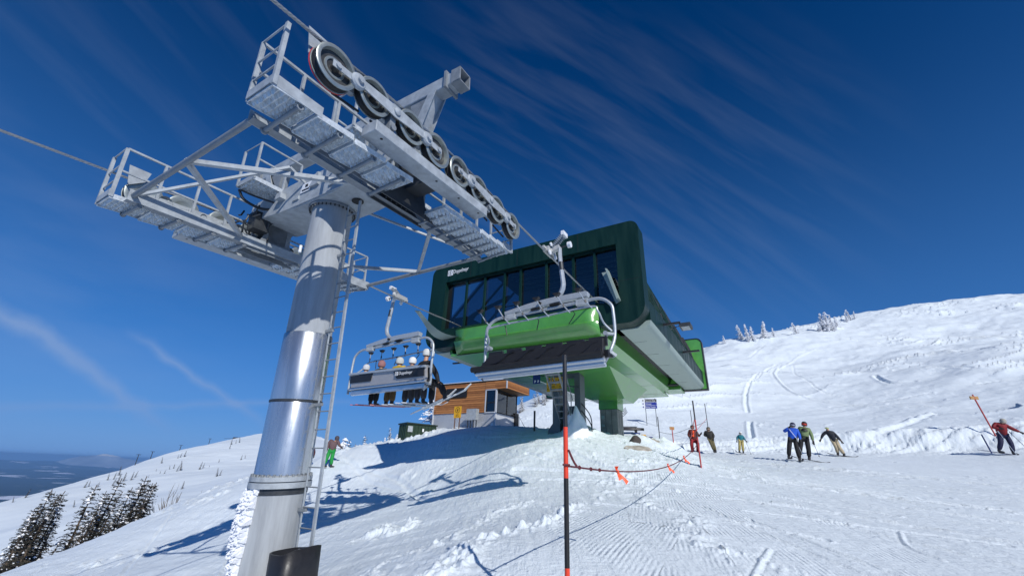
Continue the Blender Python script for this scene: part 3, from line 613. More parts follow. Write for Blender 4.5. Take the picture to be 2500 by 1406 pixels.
# small work platform, cable loop and drive box at the left arm end
mb = tread_panel(M-1.75, M-1.15, 3.55, .95, 4.93, 0); wp = tb(mb, 'work_platform', TREAD)
mb = MB(); z0 = 4.95
for p in ((M-1.75, 3.55), (M-1.15, 3.55), (M-1.75, 4.45)): post(mb, (p[0], p[1], z0), .85)
mb.bar((M-1.15, 3.55, z0+.85), (M-1.15, 4.45, z0+.85), .03); mb.bar((M-1.15, 3.55, z0+.45), (M-1.15, 4.45, z0+.45), .03); post(mb, (M-1.15, 4.45, z0), .85, .035); mb.bar((M-1.75, 3.55, z0+.85), (M-1.15, 3.55, z0+.85), .015)
mb.box(M-1.76, M-1.14, 3.54, 3.55, 4.93, 5.03)
sub(mb, 'platform_rail', GALV, wp)
mb = tread_panel(M+1.3, M+1.75, 4.95, .6, 4.35, 0); tb(mb, 'work_platform', TREAD)
mb = tread_panel(M+1.15, M+1.75, 3.55, .95, 4.93, 0); w2 = tb(mb, 'work_platform', TREAD); mb = MB()
for p in ((M+1.75, 3.55), (M+1.15, 3.55), (M+1.15, 4.45)): post(mb, (p[0], p[1], 4.95), .85)
mb.bar((M+1.15, 3.55, 5.8), (M+1.15, 4.45, 5.8), .03); mb.bar((M+1.15, 3.55, 5.4), (M+1.15, 4.45, 5.4), .03); mb.bar((M+1.75, 3.55, 5.8), (M+1.15, 3.55, 5.8), .02); sub(mb, 'platform_rail', GALV, w2)
mb = MB(); pts = catrom([(M-1.75, 3.6, 4.9), (M-1.72, 3.72, 4.72), (M-1.6, 4.0, 4.62), (M-1.45, 4.25, 4.66), (M-1.3, 4.4, 4.62)], 6); mb.tube(pts, .028, 8)
pts = catrom([(M-1.7, 3.62, 4.88), (M-1.5, 3.85, 4.78), (M-1.3, 4.3, 4.75)], 6); mb.tube(pts, .02, 8); tb(mb, 'cable_loop', BLACKP, smooth=True)
mb = MB(); mb.box(M-2.0, M-1.72, 4.02, 4.34, 4.22, 4.62)
rd2 = random.Random(3)
for i in range(16):
    a = Vector((M-2.15+rd2.random()*.5, 3.8+rd2.random()*.55, 4.05+rd2.random()*.5)); b_ = a+Vector((rd2.uniform(-.2, .2), rd2.uniform(-.2, .2), rd2.uniform(-.2, .2))); mb.tube([a, (a+b_)/2+Vector((0, 0, -.05)), b_], .018, 6)
tb(mb, 'cable_junction', DARKST)
# little lamps / reflectors on the tube
mb = MB()
for q_, t_ in ((M-.12, T0-.43), (M-.42, T0-.12)): mb.tube([(q_, t_, 3.32), (q_, t_, 3.46)], .028, 10)
tb(mb, 'white_reflector', WHITE, smooth=True)

# ladder with flat rails on the right of the tube
mb = MB(); mb.bar((M+.80, T0, -1.9), (M+.80, T0, 4.6), .055, .03, (0, 1, 0)); mb.bar((M+.47, T0, -1.9), (M+.47, T0, 4.6), .02, .02)
lad = tb(mb, 'ladder', GALV)
mb = MB()
for i in range(23): mb.tube([(M+.46, T0, -1.75+.28*i), (M+.80, T0, -1.75+.28*i)], .011, 6)
sub(mb, 'rung_set', GALVD, lad)
mb = MB()
for u in (-.95, .60, 1.85, 3.3): mb.bar((M+.36, T0, u), (M+.56, T0, u), .05, .045)
sub(mb, 'ladder_bracket', GALVD, lad)
# frost feathers on the lee side of the lower tube
rf = random.Random(8); mb = MB()
for i in range(1250):
    u = -1.78+1.12*rf.random(); a = math.radians(214+60*rf.random()**1.2+(u+1.2)*14); w_ = (1-abs((u+1.22)/.62)**3)
    if rf.random() > .35+w_: continue
    r0_ = .39; L_ = rf.uniform(.03, .13)*(.5+w_); c = Vector((M+r0_*math.cos(a), T0+r0_*math.sin(a), u)); d = Vector((math.cos(a)*.9+.45, math.sin(a)*.8-.2, rf.uniform(-.30, .15))).normalized(); s_ = rf.uniform(.018, .05)
    x = d.cross(Vector((0, 0, 1))).normalized(); y = d.cross(x); b0 = [c-x*s_-y*s_*1.2, c+x*s_-y*s_, c+x*s_+y*s_*1.3, c-x*s_+y*s_]; m0 = [c+d*L_*.6+(p-c)*.75+Vector((0, 0, rf.uniform(-.01, .01))) for p in b0]
    mb.add(b0+m0+[c+d*L_+Vector((0, 0, rf.uniform(-.02, .02)))], [(0, 1, 5, 4), (1, 2, 6, 5), (2, 3, 7, 6), (3, 0, 4, 7), (4, 5, 8), (5, 6, 8), (6, 7, 8), (7, 4, 8)])
tb(mb, 'frost_crust', RIME, smooth=True)
# black pad wrapped round the ladder foot
pad = empty('crash_pad', TW(M+.62, T0-.02, -2.6), (TH, 0, -YA), 'black vinyl crash pad wrapped around the ladder foot of the lift tower', 'pad')
mb = MB(); n = 26; vs = []
for j, u in enumerate((-2.6, -2.2, -1.8, -1.42)):
    for i in range(n):
        a = 2*math.pi*i/n; rx, ry = .23, .32; e_ = .55; x = math.copysign(abs(math.cos(a))**e_, math.cos(a))*rx; y = math.copysign(abs(math.sin(a))**e_, math.sin(a))*ry
        wv = .012*math.sin(5*a+j*1.7); top = .02*math.sin(a*2+1)+.03*math.cos(a) if j == 3 else 0
        vs.append((M+.72+x*(1+wv), T0-.18+y*(1+wv), u+top))
fs = [(j*n+i, j*n+(i+1) % n, (j+1)*n+(i+1) % n, (j+1)*n+i) for j in range(3) for i in range(n)]
mb.add(vs, fs); o = mb.build('pad_cover', BLACKP, pad, (M+.62, T0-.02, -2.6), smooth=True); sm = o.modifiers.new('thick', 'SOLIDIFY'); sm.thickness = .03
mb = MB(); mb.tube(catrom([(M-.44, T0-.22, -1.97), (M-.25, T0-.53, -1.93), (M+.12, T0-.60, -1.84), (M+.52, T0-.50, -1.72)], 6), .022, 8); mb.build('strap', BLACKP, pad, (M+.62, T0-.02, -2.6))

# ------------------------------------------------------------------ haul ropes
def wire_rope(name, path, label):
    P = catrom(path, 14); mb = MB(); L = 0; prev = P[0]; cl_ = []
    dense = []
    for a, b_ in zip(P[:-1], P[1:]):
        n = max(1, int((b_-a).length/.03)) if a.length < 14 else max(1, int((b_-a).length/.4))
        for i in range(n): dense.append(a+(b_-a)*i/n)
    dense.append(P[-1])
    ls = [0]
    for a, b_ in zip(dense[:-1], dense[1:]): ls.append(ls[-1]+(b_-a).length)
    for k in range(6):
        pts = []
        for i, p in enumerate(dense):
            d = (dense[min(i+1, len(dense)-1)]-dense[max(i-1, 0)]).normalized(); x = d.cross(Vector((0, 0, 1))).normalized(); y = x.cross(d); ph = 2*math.pi*(k/6+ls[i]/.36)
            pts.append(p+(x*math.cos(ph)+y*math.sin(ph))*.0135)
        mb.tube(pts, .0105, 5)
    return tag(mb.build(name, ROPEM, smooth=True), label, 'rope')
ctr = lambda k, s0z: None
def rope_path(k, du):
    q = M+k*2.75; r = .262; out = []
    e = TW(q, TT[0]-.02, UU[0]+du+r); s_in = 2.05
    base = e; dirv = SW(0, 1, 0)-SW(0, 0, 0)
    for dd in (34, 22, 13, 8, 5, 3, 1.6, .7): out.append(base-dirv*dd+Vector((0, 0, -.115*dd-.0012*dd*dd*0-.002*dd)))
    for t, u in zip(TT, UU): out.append(TW(q, t, u+du+r))
    end = SW(q, 11.9, 5.06); last = out[-1]
    for f in (.25, .5, .75): out.append(last.lerp(end, f)+Vector((0, 0, -.02*math.sin(math.pi*f))))
    out += [end, SW(q, 17, 5.08)]
    return out
wire_rope('haul_rope', rope_path(1, 0), 'thick steel haul rope running over the right sheave train to the empty chair')
wire_rope('haul_rope', rope_path(-1, -.18), 'steel haul rope running over the left sheave train to the occupied chair')
# ------------------------------------------------------------------ lift station
SB = (-6.9, 11.9, 1.2)
stn = empty('lift_station', SW(*SB), (0, 0, -YA), 'large dark green chairlift top station with light green belly on two columns', 'lift station')
def st(mb, name, m, parent=None, **k): return mb.build(name, m, parent or stn, SB, **k)
def rrect(q0, q1, z0, z1, r, n=6):
    out = []
    for (cx, cz, a0, rad) in ((q1-r[0], z1-r[0], 0, r[0]), (q0+r[1], z1-r[1], 90, r[1]), (q0+r[2], z0+r[2], 180, r[2]), (q1-r[3], z0+r[3], 270, r[3])):
        for i in range(n+1): a = math.radians(a0+90*i/n); out.append((cx+rad*math.cos(a), cz+rad*math.sin(a)))
    return out
def ring(outer, inner, s0, s1, mb):   # portal frame: outer loop minus inner loop (same count), extruded along s
    n = len(outer); k = len(mb.v)
    for s in (s0, s1):
        for lp in (outer, inner): mb.v += [(p[0], s, p[1]) for p in lp]
    o0, i0, o1, i1 = k, k+n, k+2*n, k+3*n
    for j in range(n):
        a, b_ = j, (j+1) % n
        mb.f += [(o0+a, o0+b_, i0+b_, i0+a), (o1+a, i1+a, i1+b_, o1+b_), (o0+a, o1+a, o1+b_, o0+b_), (i0+a, i0+b_, i1+b_, i1+a)]
QL, QR = -11.12, -2.67
# front portal
for (s0, s1, m, nm) in ((11.9, 12.45, GREEN_D, 'front_portal'), (23.0, 23.35, GREEN_D, 'rear_portal')):
    top = 7.66; o_ = rrect(QL, QR, 4.22 if s0 < 20 else 4.2, top if s0 < 20 else 7.0, (.30, .30, .55, .55), 8)
    if s0 > 20:
        mb = MB(); mb.prism(rrect(QL-.2, QR+.12, 4.2, 6.75, (.25, .25, .05, .05)), (0, s0, 0), (1, 0, 0), (0, 0, 1), (0, .3, 0)); e_ = st(mb, 'rear_end_panel', GREEN_L)
        mb = MB(); lp = rrect(QL-.25, QR+.17, 4.15, 6.8, (.28, .28, .05, .05)); l2 = rrect(QL-.2, QR+.12, 4.2, 6.75, (.25, .25, .05, .05)); ring(lp, l2, s0-.02, s0+.32, mb); st(mb, 'panel_rim', BLK, e_) if False else st(mb, 'panel_rim', BLACKP)
        continue
    inn = []
    for p in o_:
        inn.append((min(max(p[0], -10.38), -3.42), min(max(p[1], 4.9), 6.93)))
    mb = MB(); ring(o_, inn, s0, s1, mb)
    fp = st(mb, nm, m, smooth=True)
    # seams on the fascia
    mb = MB()
    for q in (-4.72, -7.1, -9.2): mb.box(q-.006, q+.006, 11.897, 11.9, 6.96, 7.64)
    for z_ in (5.6,): mb.box(-11.1, -10.4, 11.897, 11.9, z_-.005, z_+.005); mb.box(-3.4, -2.69, 11.897, 11.9, z_-.005, z_+.005)
    st(mb, 'panel_seam', BLK)
# lower flanges (outer hull bottom) and shoulders, both sides
for k, (qo, qi) in ((1, (QR, -3.62)), (-1, (QL, -10.2))):
    pr = [(qo, 4.40), (qo-k*.03, 4.30), (qo-k*.10, 4.22), (qo-k*.2, 4.19), (qi, 4.19), (qi, 4.30), (qo-k*.3, 4.31), (qo-k*.12, 4.40)]
    mb = MB(); mb.prism(pr, (0, 12.452, 0), (1, 0, 0), (0, 0, 1), (0, 10.55, 0)); st(mb, 'hull_flange', GREEN_P if k > 0 else GREEN_P, smooth=True)
    mb = MB(); mb.box(*sorted((qo, qo-k*.12)), 12.452, 23.0, 4.40, 5.0); st(mb, 'hull_side', GREEN_D)
    mb = MB()
    for s_ in (13.9, 15.6, 17.4, 19.2, 21.0): mb.box(min(qi, qo-k*.5), max(qi, qo-k*.5), s_-.006, s_+.006, 4.186, 4.19)
    st(mb, 'panel_seam', DARKST)
    # dark slot ceiling and inner rail the hangers run in
    mb = MB(); a, b_ = sorted((qi-k*.02, qi-k*.62)); mb.box(a, b_, 12.2, 21.4, 4.50, 4.55); mb.box(*sorted((qi, qi-k*.02)), 12.2, 22.0, 4.3, 5.0); st(mb, 'hanger_slot', BLACKP)
    mb = MB(); c = []
    for i in range(13): a = math.radians(-90+180*i/12); c.append((qi-k*.29+.31*math.sin(a), 21.35+.45*math.cos(a)))
    mb.prism(c, (0, 0, 4.16), (1, 0, 0), (0, 1, 0), (0, 0, .06)); st(mb, 'slot_end', BLACKP)
    # glazed upper side leaning inwards with mullions
    mb = MB(); q1_ = qo-k*.05; q2_ = qo-k*.75 if k > 0 else -8.7
    mb.add([(q1_, 12.45, 5.0), (q1_, 23, 5.0), (q2_, 23, 6.6), (q2_, 12.45, 7.3)], [(0, 1, 2, 3)]); sg = st(mb, 'side_glazing', GLASS_D)
    mb = MB()
    for i in range(12):
        s_ = 12.6+10.2*i/11; zt = 7.3-.7*(s_-12.45)/10.55; mb.bar((q1_+k*.01, s_, 5.0), (q2_+k*.01, s_, zt), .07, .07, (0, 1, 0))
    mb.bar((q1_, 12.5, 5.0), (q1_, 23, 5.0), .1, .1); mb.bar((q1_+k*.02-k*.32, 12.5, 5.75), (q1_-k*.32+k*.02, 23, 5.7), .05); st(mb, 'side_mullion', GREEN_D)
    mb = MB()
    for i in range(5):
        s_ = 13.2+2.2*i; pts = [Vector((q2_, s_+.9, 6.85)), Vector((q1_*.62+q2_*.38-k*.1, s_+.3, 6.05)), Vector((q1_-k*.1, s_-.4, 5.05))]; mb.bar(pts[0], pts[1], .12); mb.bar(pts[1], pts[2], .12)
    st(mb, 'inner_frame', DARKST)
# roof
mb = MB(); mb.hexa([(-8.7, 12.46, 7.3), (-3.4, 12.46, 7.3), (-3.4, 23, 6.6), (-8.7, 23, 6.6), (-8.7, 12.46, 7.4), (-3.4, 12.46, 7.4), (-3.4, 23, 6.7), (-8.7, 23, 6.7)]); rf = st(mb, 'roof', GREEN_D)
mb = MB()
for i in range(26): s_ = 13+.36*i; mb.box(-8.0, -3.9, s_, s_+.05, 7.16-.066*(s_-12.46), 7.24-.066*(s_-12.46))
st(mb, 'roof_louvre', GREEN_P)
# front glazing
mb = MB(); mb.add([(-10.38, 12.12, 4.95), (-3.42, 12.12, 4.95), (-3.42, 12.12, 6.93), (-10.38, 12.12, 6.93)], [(0, 1, 2, 3)]); st(mb, 'front_glazing', GLASS_D)
for q in (-9.43, -8.57, -7.69, -6.93-.08, -5.97, -4.96, -4.20):
    mb = MB(); mb.box(q-.038, q+.038, 12.02, 12.10, 4.95, 6.93); st(mb, 'front_mullion', GREEN_D)
mb = MB()
for z_ in (4.97, 6.90): mb.box(-10.38, -3.42, 12.02, 12.10, z_-.03, z_+.03)
st(mb, 'front_transom', GREEN_D)
# machinery seen through the glass
mb = MB(); mb.box(-9.6, -4.2, 13, 22, 4.96, 5.05); mb.box(-8.2, -7.3, 14, 15.4, 6.2, 6.9); mb.box(-8.6, -6.6, 15.5, 18, 5.06, 5.9)
for i in range(14): mb.box(-6.6, -4.5, 13.4, 13.45, 5.3+.11*i, 5.34+.11*i)
mb.bar((-6.4, 13.2, 5.1), (-5.0, 14.5, 6.9), .2); mb.bar((-8.9, 13.4, 5.1), (-8.9, 13.4, 6.2), .05); mb.bar((-8.0, 13.4, 5.1), (-8.0, 13.4, 6.2), .05); mb.bar((-8.9, 13.4, 6.1), (-8.0, 13.4, 6.1), .04); mb.bar((-8.9, 13.4, 5.6), (-8.0, 13.4, 5.6), .04)
mb.bar((-3.9, 12.9, 6.4), (-4.6, 12.9, 6.2), .06); mb.bar((-4.1, 12.9, 6.6), (-4.3, 12.9, 5.9), .05)
st(mb, 'machinery', mat('machinery_grey', (.32, .34, .36), .5))
mb = MB(); mb.lathe((-6.9, 18.5, 4.93), (0, 0, 1), [(0, .3), (0, 2.6), (.12, 2.7), (.24, 2.6), (.24, .3)], 48); st(mb, 'bullwheel', DARKST, smooth=True)
# rope entries: dark openings with tyre banks and guide fins
for k, q in ((1, -4.17), (-1, -9.66)):
    q0 = -4.12 if k > 0 else -10.38; q1 = -3.42 if k > 0 else -9.5
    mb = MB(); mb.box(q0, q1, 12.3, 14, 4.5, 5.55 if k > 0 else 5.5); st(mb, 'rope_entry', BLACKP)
    mb = MB(); rr_ = random.Random(4)
    for i in range(7):
        qq = q0+.08+(q1-q0-.16)*i/6; mb.bar((qq, 12.26, 4.85+rr_.random()*.2), (qq+rr_.uniform(-.05, .05), 12.26, 5.2+rr_.random()*.25), .035, .03)
    mb.bar((q0+.05, 12.2, 5.02), (q1-.1, 12.25, 5.05), .06); mb.lathe((q0+.35, 12.2, 4.95), (1, 0, 0), [(0, .02), (0, .13), (.08, .13), (.08, .02)], 16); mb.lathe((q0+.55, 12.25, 4.80), (1, 0, 0), [(0, .02), (0, .10), (.08, .10), (.08, .02)], 16)
    st(mb, 'tyre_bank', mat('entry_metal', (.28, .29, .30), .4, .6), smooth=False)
mb = MB(); mb.prism([(-3.92, 5.98), (-3.70, 5.98), (-3.38, 4.92), (-3.52, 4.86)], (0, 11.86, 0), (1, 0, 0), (0, 0, 1), (0, .03, 0)); mb.prism([(-3.72, 5.98), (-3.66, 5.96), (-3.36, 4.92), (-3.42, 4.9)], (0, 11.6, 0), (1, 0, 0), (0, 0, 1), (0, .25, 0)); st(mb, 'guide_fin', GREEN_P)
# left entry trough
mb = MB(); n = 10; vs = []
for i in range(n+1):
    f = i/n; s_ = 10.35+1.75*f; zt = 5.20-.30*f-.28*math.sin(f*math.pi/1.2)*.6; h = .06+.40*math.sin(min(1, f*1.5)*math.pi/2)*(1-.55*f)
    w0 = -10.36-.10*f; vs += [(w0, s_, zt), (w0+.03, s_, zt), (w0+.26, s_, zt-h), (w0+.20, s_, zt-h-.03), (w0+.8*f+.25, s_, zt-h+.02)]
fs = []
for i in range(n):
    a = 5*i; b_ = a+5
    fs += [(a, b_, b_+1, a+1), (a+1, b_+1, b_+2, a+2), (a, a+3, b_+3, b_), (a+2, b_+2, b_+4, a+4), (a+3, a+4, b_+4, b_+3)]
mb.add(vs, fs); st(mb, 'entry_trough', GREEN_P, smooth=True)
# belly
mb = MB(); bq0, bq1 = -9.62, -4.10
prof = [(12.00, 4.95), (11.84, 4.80), (11.90, 4.42), (11.80, 4.36), (12.05, 3.92)]
vs = []
for i, (s_, z_) in enumerate(prof):
    bow = [.0, .02, .04, .02, .0][i]
    for j in range(13):
        f = j/12; vs.append((bq0+(bq1-bq0)*f-(.05*i if j == 0 else 0)*0, s_-bow*math.sin(math.pi*f)**.5, z_))
fs = [(r_*13+c, r_*13+c+1, (r_+1)*13+c+1, (r_+1)*13+c) for r_ in range(4) for c in range(12)]
mb.add(vs, fs); o = st(mb, 'belly_front', GREEN_L, smooth=True); sd_ = o.modifiers.new('t', 'SOLIDIFY'); sd_.thickness = .03
mb = MB(); mb.box(bq0, bq1, 12.04, 12.06, 3.895, 3.915); st(mb, 'belly_seam', BLK)
mb = MB(); hq0, hq1, hs0, hs1 = -6.42, -5.66, 12.2, 13.1     # belly floor with the hatch left open
for (a, b_, c, d) in ((-9.9, hq0, 12.06, 23.0), (hq1, -4.42, 12.06, 23.0), (hq0, hq1, 12.06, hs0), (hq0, hq1, hs1, 23.0)): mb.box(a, b_, c, d, 3.90, 3.98)
bf = st(mb, 'belly_floor', GREEN_L)
mb = MB(); mb.prism([(-4.42, 3.90), (-4.10, 4.06), (-4.06, 4.5), (-4.14, 4.5), (-4.2, 4.12), (-4.42, 3.98)], (0, 12.06, 0), (1, 0, 0), (0, 0, 1), (0, 9.6, 0)); st(mb, 'belly_edge', GREEN_L, smooth=True)
mb = MB(); mb.prism([(-9.9, 3.90), (-10.15, 4.06), (-10.2, 4.5), (-10.1, 4.5), (-10.05, 4.12), (-9.9, 3.98)], (0, 12.3, 0), (1, 0, 0), (0, 0, 1), (0, 9.4, 0)); st(mb, 'belly_edge', GREEN_L, smooth=True)
mb = MB(); mb.box(-4.42, -3.6, 21.75, 23, 4.02, 4.10); mb.box(-10.3, -9.9, 21.75, 23, 4.02, 4.10); st(mb, 'belly_tail', GREEN_L)
mb = MB()
for s_ in (14.6, 17.2, 19.8, 22.0): mb.box(-9.9, -4.42, s_-.006, s_+.006, 3.896, 3.90)
for q in (-5.6, -8.2): mb.box(q-.006, q+.006, 13.2, 23, 3.896, 3.90)
st(mb, 'belly_seam', mat('green_seam', (.02, .09, .012), .6))
mb = MB(); mb.box(hq0, hq1, hs1, hs1+.02, 3.98, 4.7); mb.box(hq0-.02, hq0, hs0, hs1, 3.98, 4.7); mb.box(hq1, hq1+.02, hs0, hs1, 3.98, 4.7); mb.box(hq0, hq1, hs0, hs1, 4.7, 4.72); h_ = st(mb, 'hatch', BLACKP)
mb = MB(); mb.bar((-6.25, 12.6, 3.85), (-6.30, 13.0, 4.6), .05); mb.bar((-5.95, 12.6, 3.85), (-6.0, 13.0, 4.6), .05); mb.prism([(-5.66, 3.9), (-5.66, 4.2), (-5.3, 3.9)], (0, 12.3, -.0), (1, 0, 0), (0, 0, 1), (0, .02, 0)); st(mb, 'hatch_ladder', ALU)
# hopper that gathers the belly onto the rear column
mb = MB(); A = [(-8.9, 15.5, 3.898), (-5.02, 15.5, 3.898), (-4.95, 20.8, 3.898), (-8.9, 20.8, 3.898)]; B = [(-7.35, 19.7, 3.36), (-5.75, 19.7, 3.36), (-5.75, 21.2, 3.36), (-7.35, 21.2, 3.36)]
mb.add(B+A, [(0, 1, 2, 3), (0, 1, 5, 4), (1, 2, 6, 5), (2, 3, 7, 6), (3, 0, 4, 7)]); st(mb, 'hopper', GREEN_L)
# columns
mb = MB(); mb.box(-7.13, -6.27, 20.2, 21.05, 1.0, 2.98); col_ = st(mb, 'concrete_column', CONC, bev=.02)
mb = MB()
for q in (-6.85, -6.56): mb.box(q-.006, q+.006, 20.193, 20.2, 1.2, 2.98)
for s_ in (20.45, 20.75): mb.box(-6.27, -6.263, s_-.006, s_+.006, 1.2, 2.98)
st(mb, 'shutter_mark', DARKST, col_)
mb = MB(); mb.box(-7.05, -6.9, 20.15, 20.19, 2.55, 2.7); mb.box(-7.05, -6.9, 20.15, 20.19, 2.2, 2.3); st(mb, 'junction_box', GREEN_P, col_)
mb = MB(); mb.box(-7.16, -6.24, 20.17, 21.08, 2.985, 3.36); st(mb, 'column_cap', GREEN_L)
STL = mat('column_grey_steel', (.13, .145, .155), .5, .3, .1, 6)
mb = MB()
for q0_, q1_ in ((-7.62, -7.30), (-6.66, -6.42)):
    s0_, s1_ = 16.0, 16.5
    mb.prism([(q0_, 1.9), (q0_-.0, 3.9), (q1_, 3.9), (q1_, 2.3), (q1_+(.1 if q0_ > -7 else 0), 1.2), (q0_-(.25 if q0_ < -7 else 0), 1.2), (q0_-(.2 if q0_ < -7 else 0), 1.65)], (0, s0_, 0), (1, 0, 0), (0, 0, 1), (0, s1_-s0_, 0))
cs = st(mb, 'steel_column', STL)
mb = MB(); mb.box(-7.34, -6.66, 16.35, 16.45, 1.2, 2.6); mb.box(-7.62, -6.42, 15.98, 16.5, 3.75, 3.88); st(mb, 'column_web', STL)
mb = MB(); mb.box(-6.36, -6.16, 15.9, 16.3, 1.2, 1.75); st(mb, 'column_footing', CONC)
# access stair from the snow to the hatch
mb = MB()
for q in (-7.22, -6.72): mb.bar((q, 15.9, 1.95), (q+.45, 13.2, 3.9), .03, .16)
stair = st(mb, 'access_stair', GALVD)
for i in range(9):
    f = (i+.5)/9; mb = MB(); s_ = 15.9-2.7*f; z_ = 1.95+1.95*f; qq = -7.22+.45*f; mb.box(qq, qq+.5, s_-.12, s_+.12, z_-.02, z_+.01); st(mb, 'step', GALVD, stair)
mb = MB()
for q in (-7.22, -6.70):
    mb.bar((q, 15.9, 2.75), (q+.45, 13.3, 4.6), .03)
    for f in (.1, .5): mb.bar((q+.45*f, 15.9-2.7*f, 1.95+1.95*f), (q+.45*f, 15.9-2.7*f, 2.8+1.95*f), .03)
st(mb, 'stair_rail', GALVD, stair)
mb = MB()
for z_ in (.0, .28):
    mb.tube(catrom([(-6.42, 16.1, 2.65-z_), (-6.05, 16.1, 2.12-z_), (-6.02, 16.1, 1.35)], 4), .02, 6)
st(mb, 'side_rail', DARKST)
# lettering on the fascia
def logo(parent, loc, rot, size, m, md, base_cut):
    mb = MB(); s_ = size; mb.box(0, s_, -.004, 0, 0, s_*.92); sq = mb.build('logo_square', m, parent); sq.location = loc; sq.rotation_euler = rot
    mb = MB(); mb.lathe((s_*.52, -.006, s_*.46), (0, -1, 0), [(0, s_*.30), (0, s_*.36)], 28); mb.box(s_*.46, s_*.58, -.0065, -.006, s_*.20, s_*.72); mb.box(s_*.12, s_*.17, -.0065, -.006, s_*.12, s_*.80)
    q_ = mb.build('logo_mark', md, sq); return sq
def on_front(q, z, s=11.897): return (q-SB[0], s-SB[1], z-SB[2])
logo(stn, on_front(-10.33, 7.20), (0, 0, 0), .26, WHITE, GREEN_D, 0)
text_obj('maker_name', 'Doppelmayr', .24, WHITE, stn, on_front(-10.06, 7.26), (math.pi/2, 0, 0), .002, 'LEFT', .62, .12)
# arms with lamps outside the right hull
for (s_, z_, L, lamp) in ((14.3, 4.82, .55, True), (17.7, 4.72, .62, False)):
    mb = MB(); mb.box(QR-.05, QR+L, s_-.05, s_+.05, z_-.03, z_+.03)
    if lamp: mb.bar((QR+.2, s_+.05, z_-.18), (QR+L, s_+.2, z_-.02), .02)
    a_ = st(mb, 'outrigger_arm', BLACKP)
    if lamp: mb = MB(); mb.box(QR+L-.05, QR+L+.30, s_-.02, s_+.5, z_-.14, z_-.02); st(mb, 'lamp_housing', DARKST, a_); mb = MB(); mb.box(QR+L, QR+L+.25, s_+.02, s_+.45, z_-.148, z_-.142); st(mb, 'lamp_grille', GALV, a_)
mb = MB(); mb.box(QL-.42, QL+.05, 14.2, 14.3, 4.25, 4.3); st(mb, 'outrigger_arm', BLACKP)

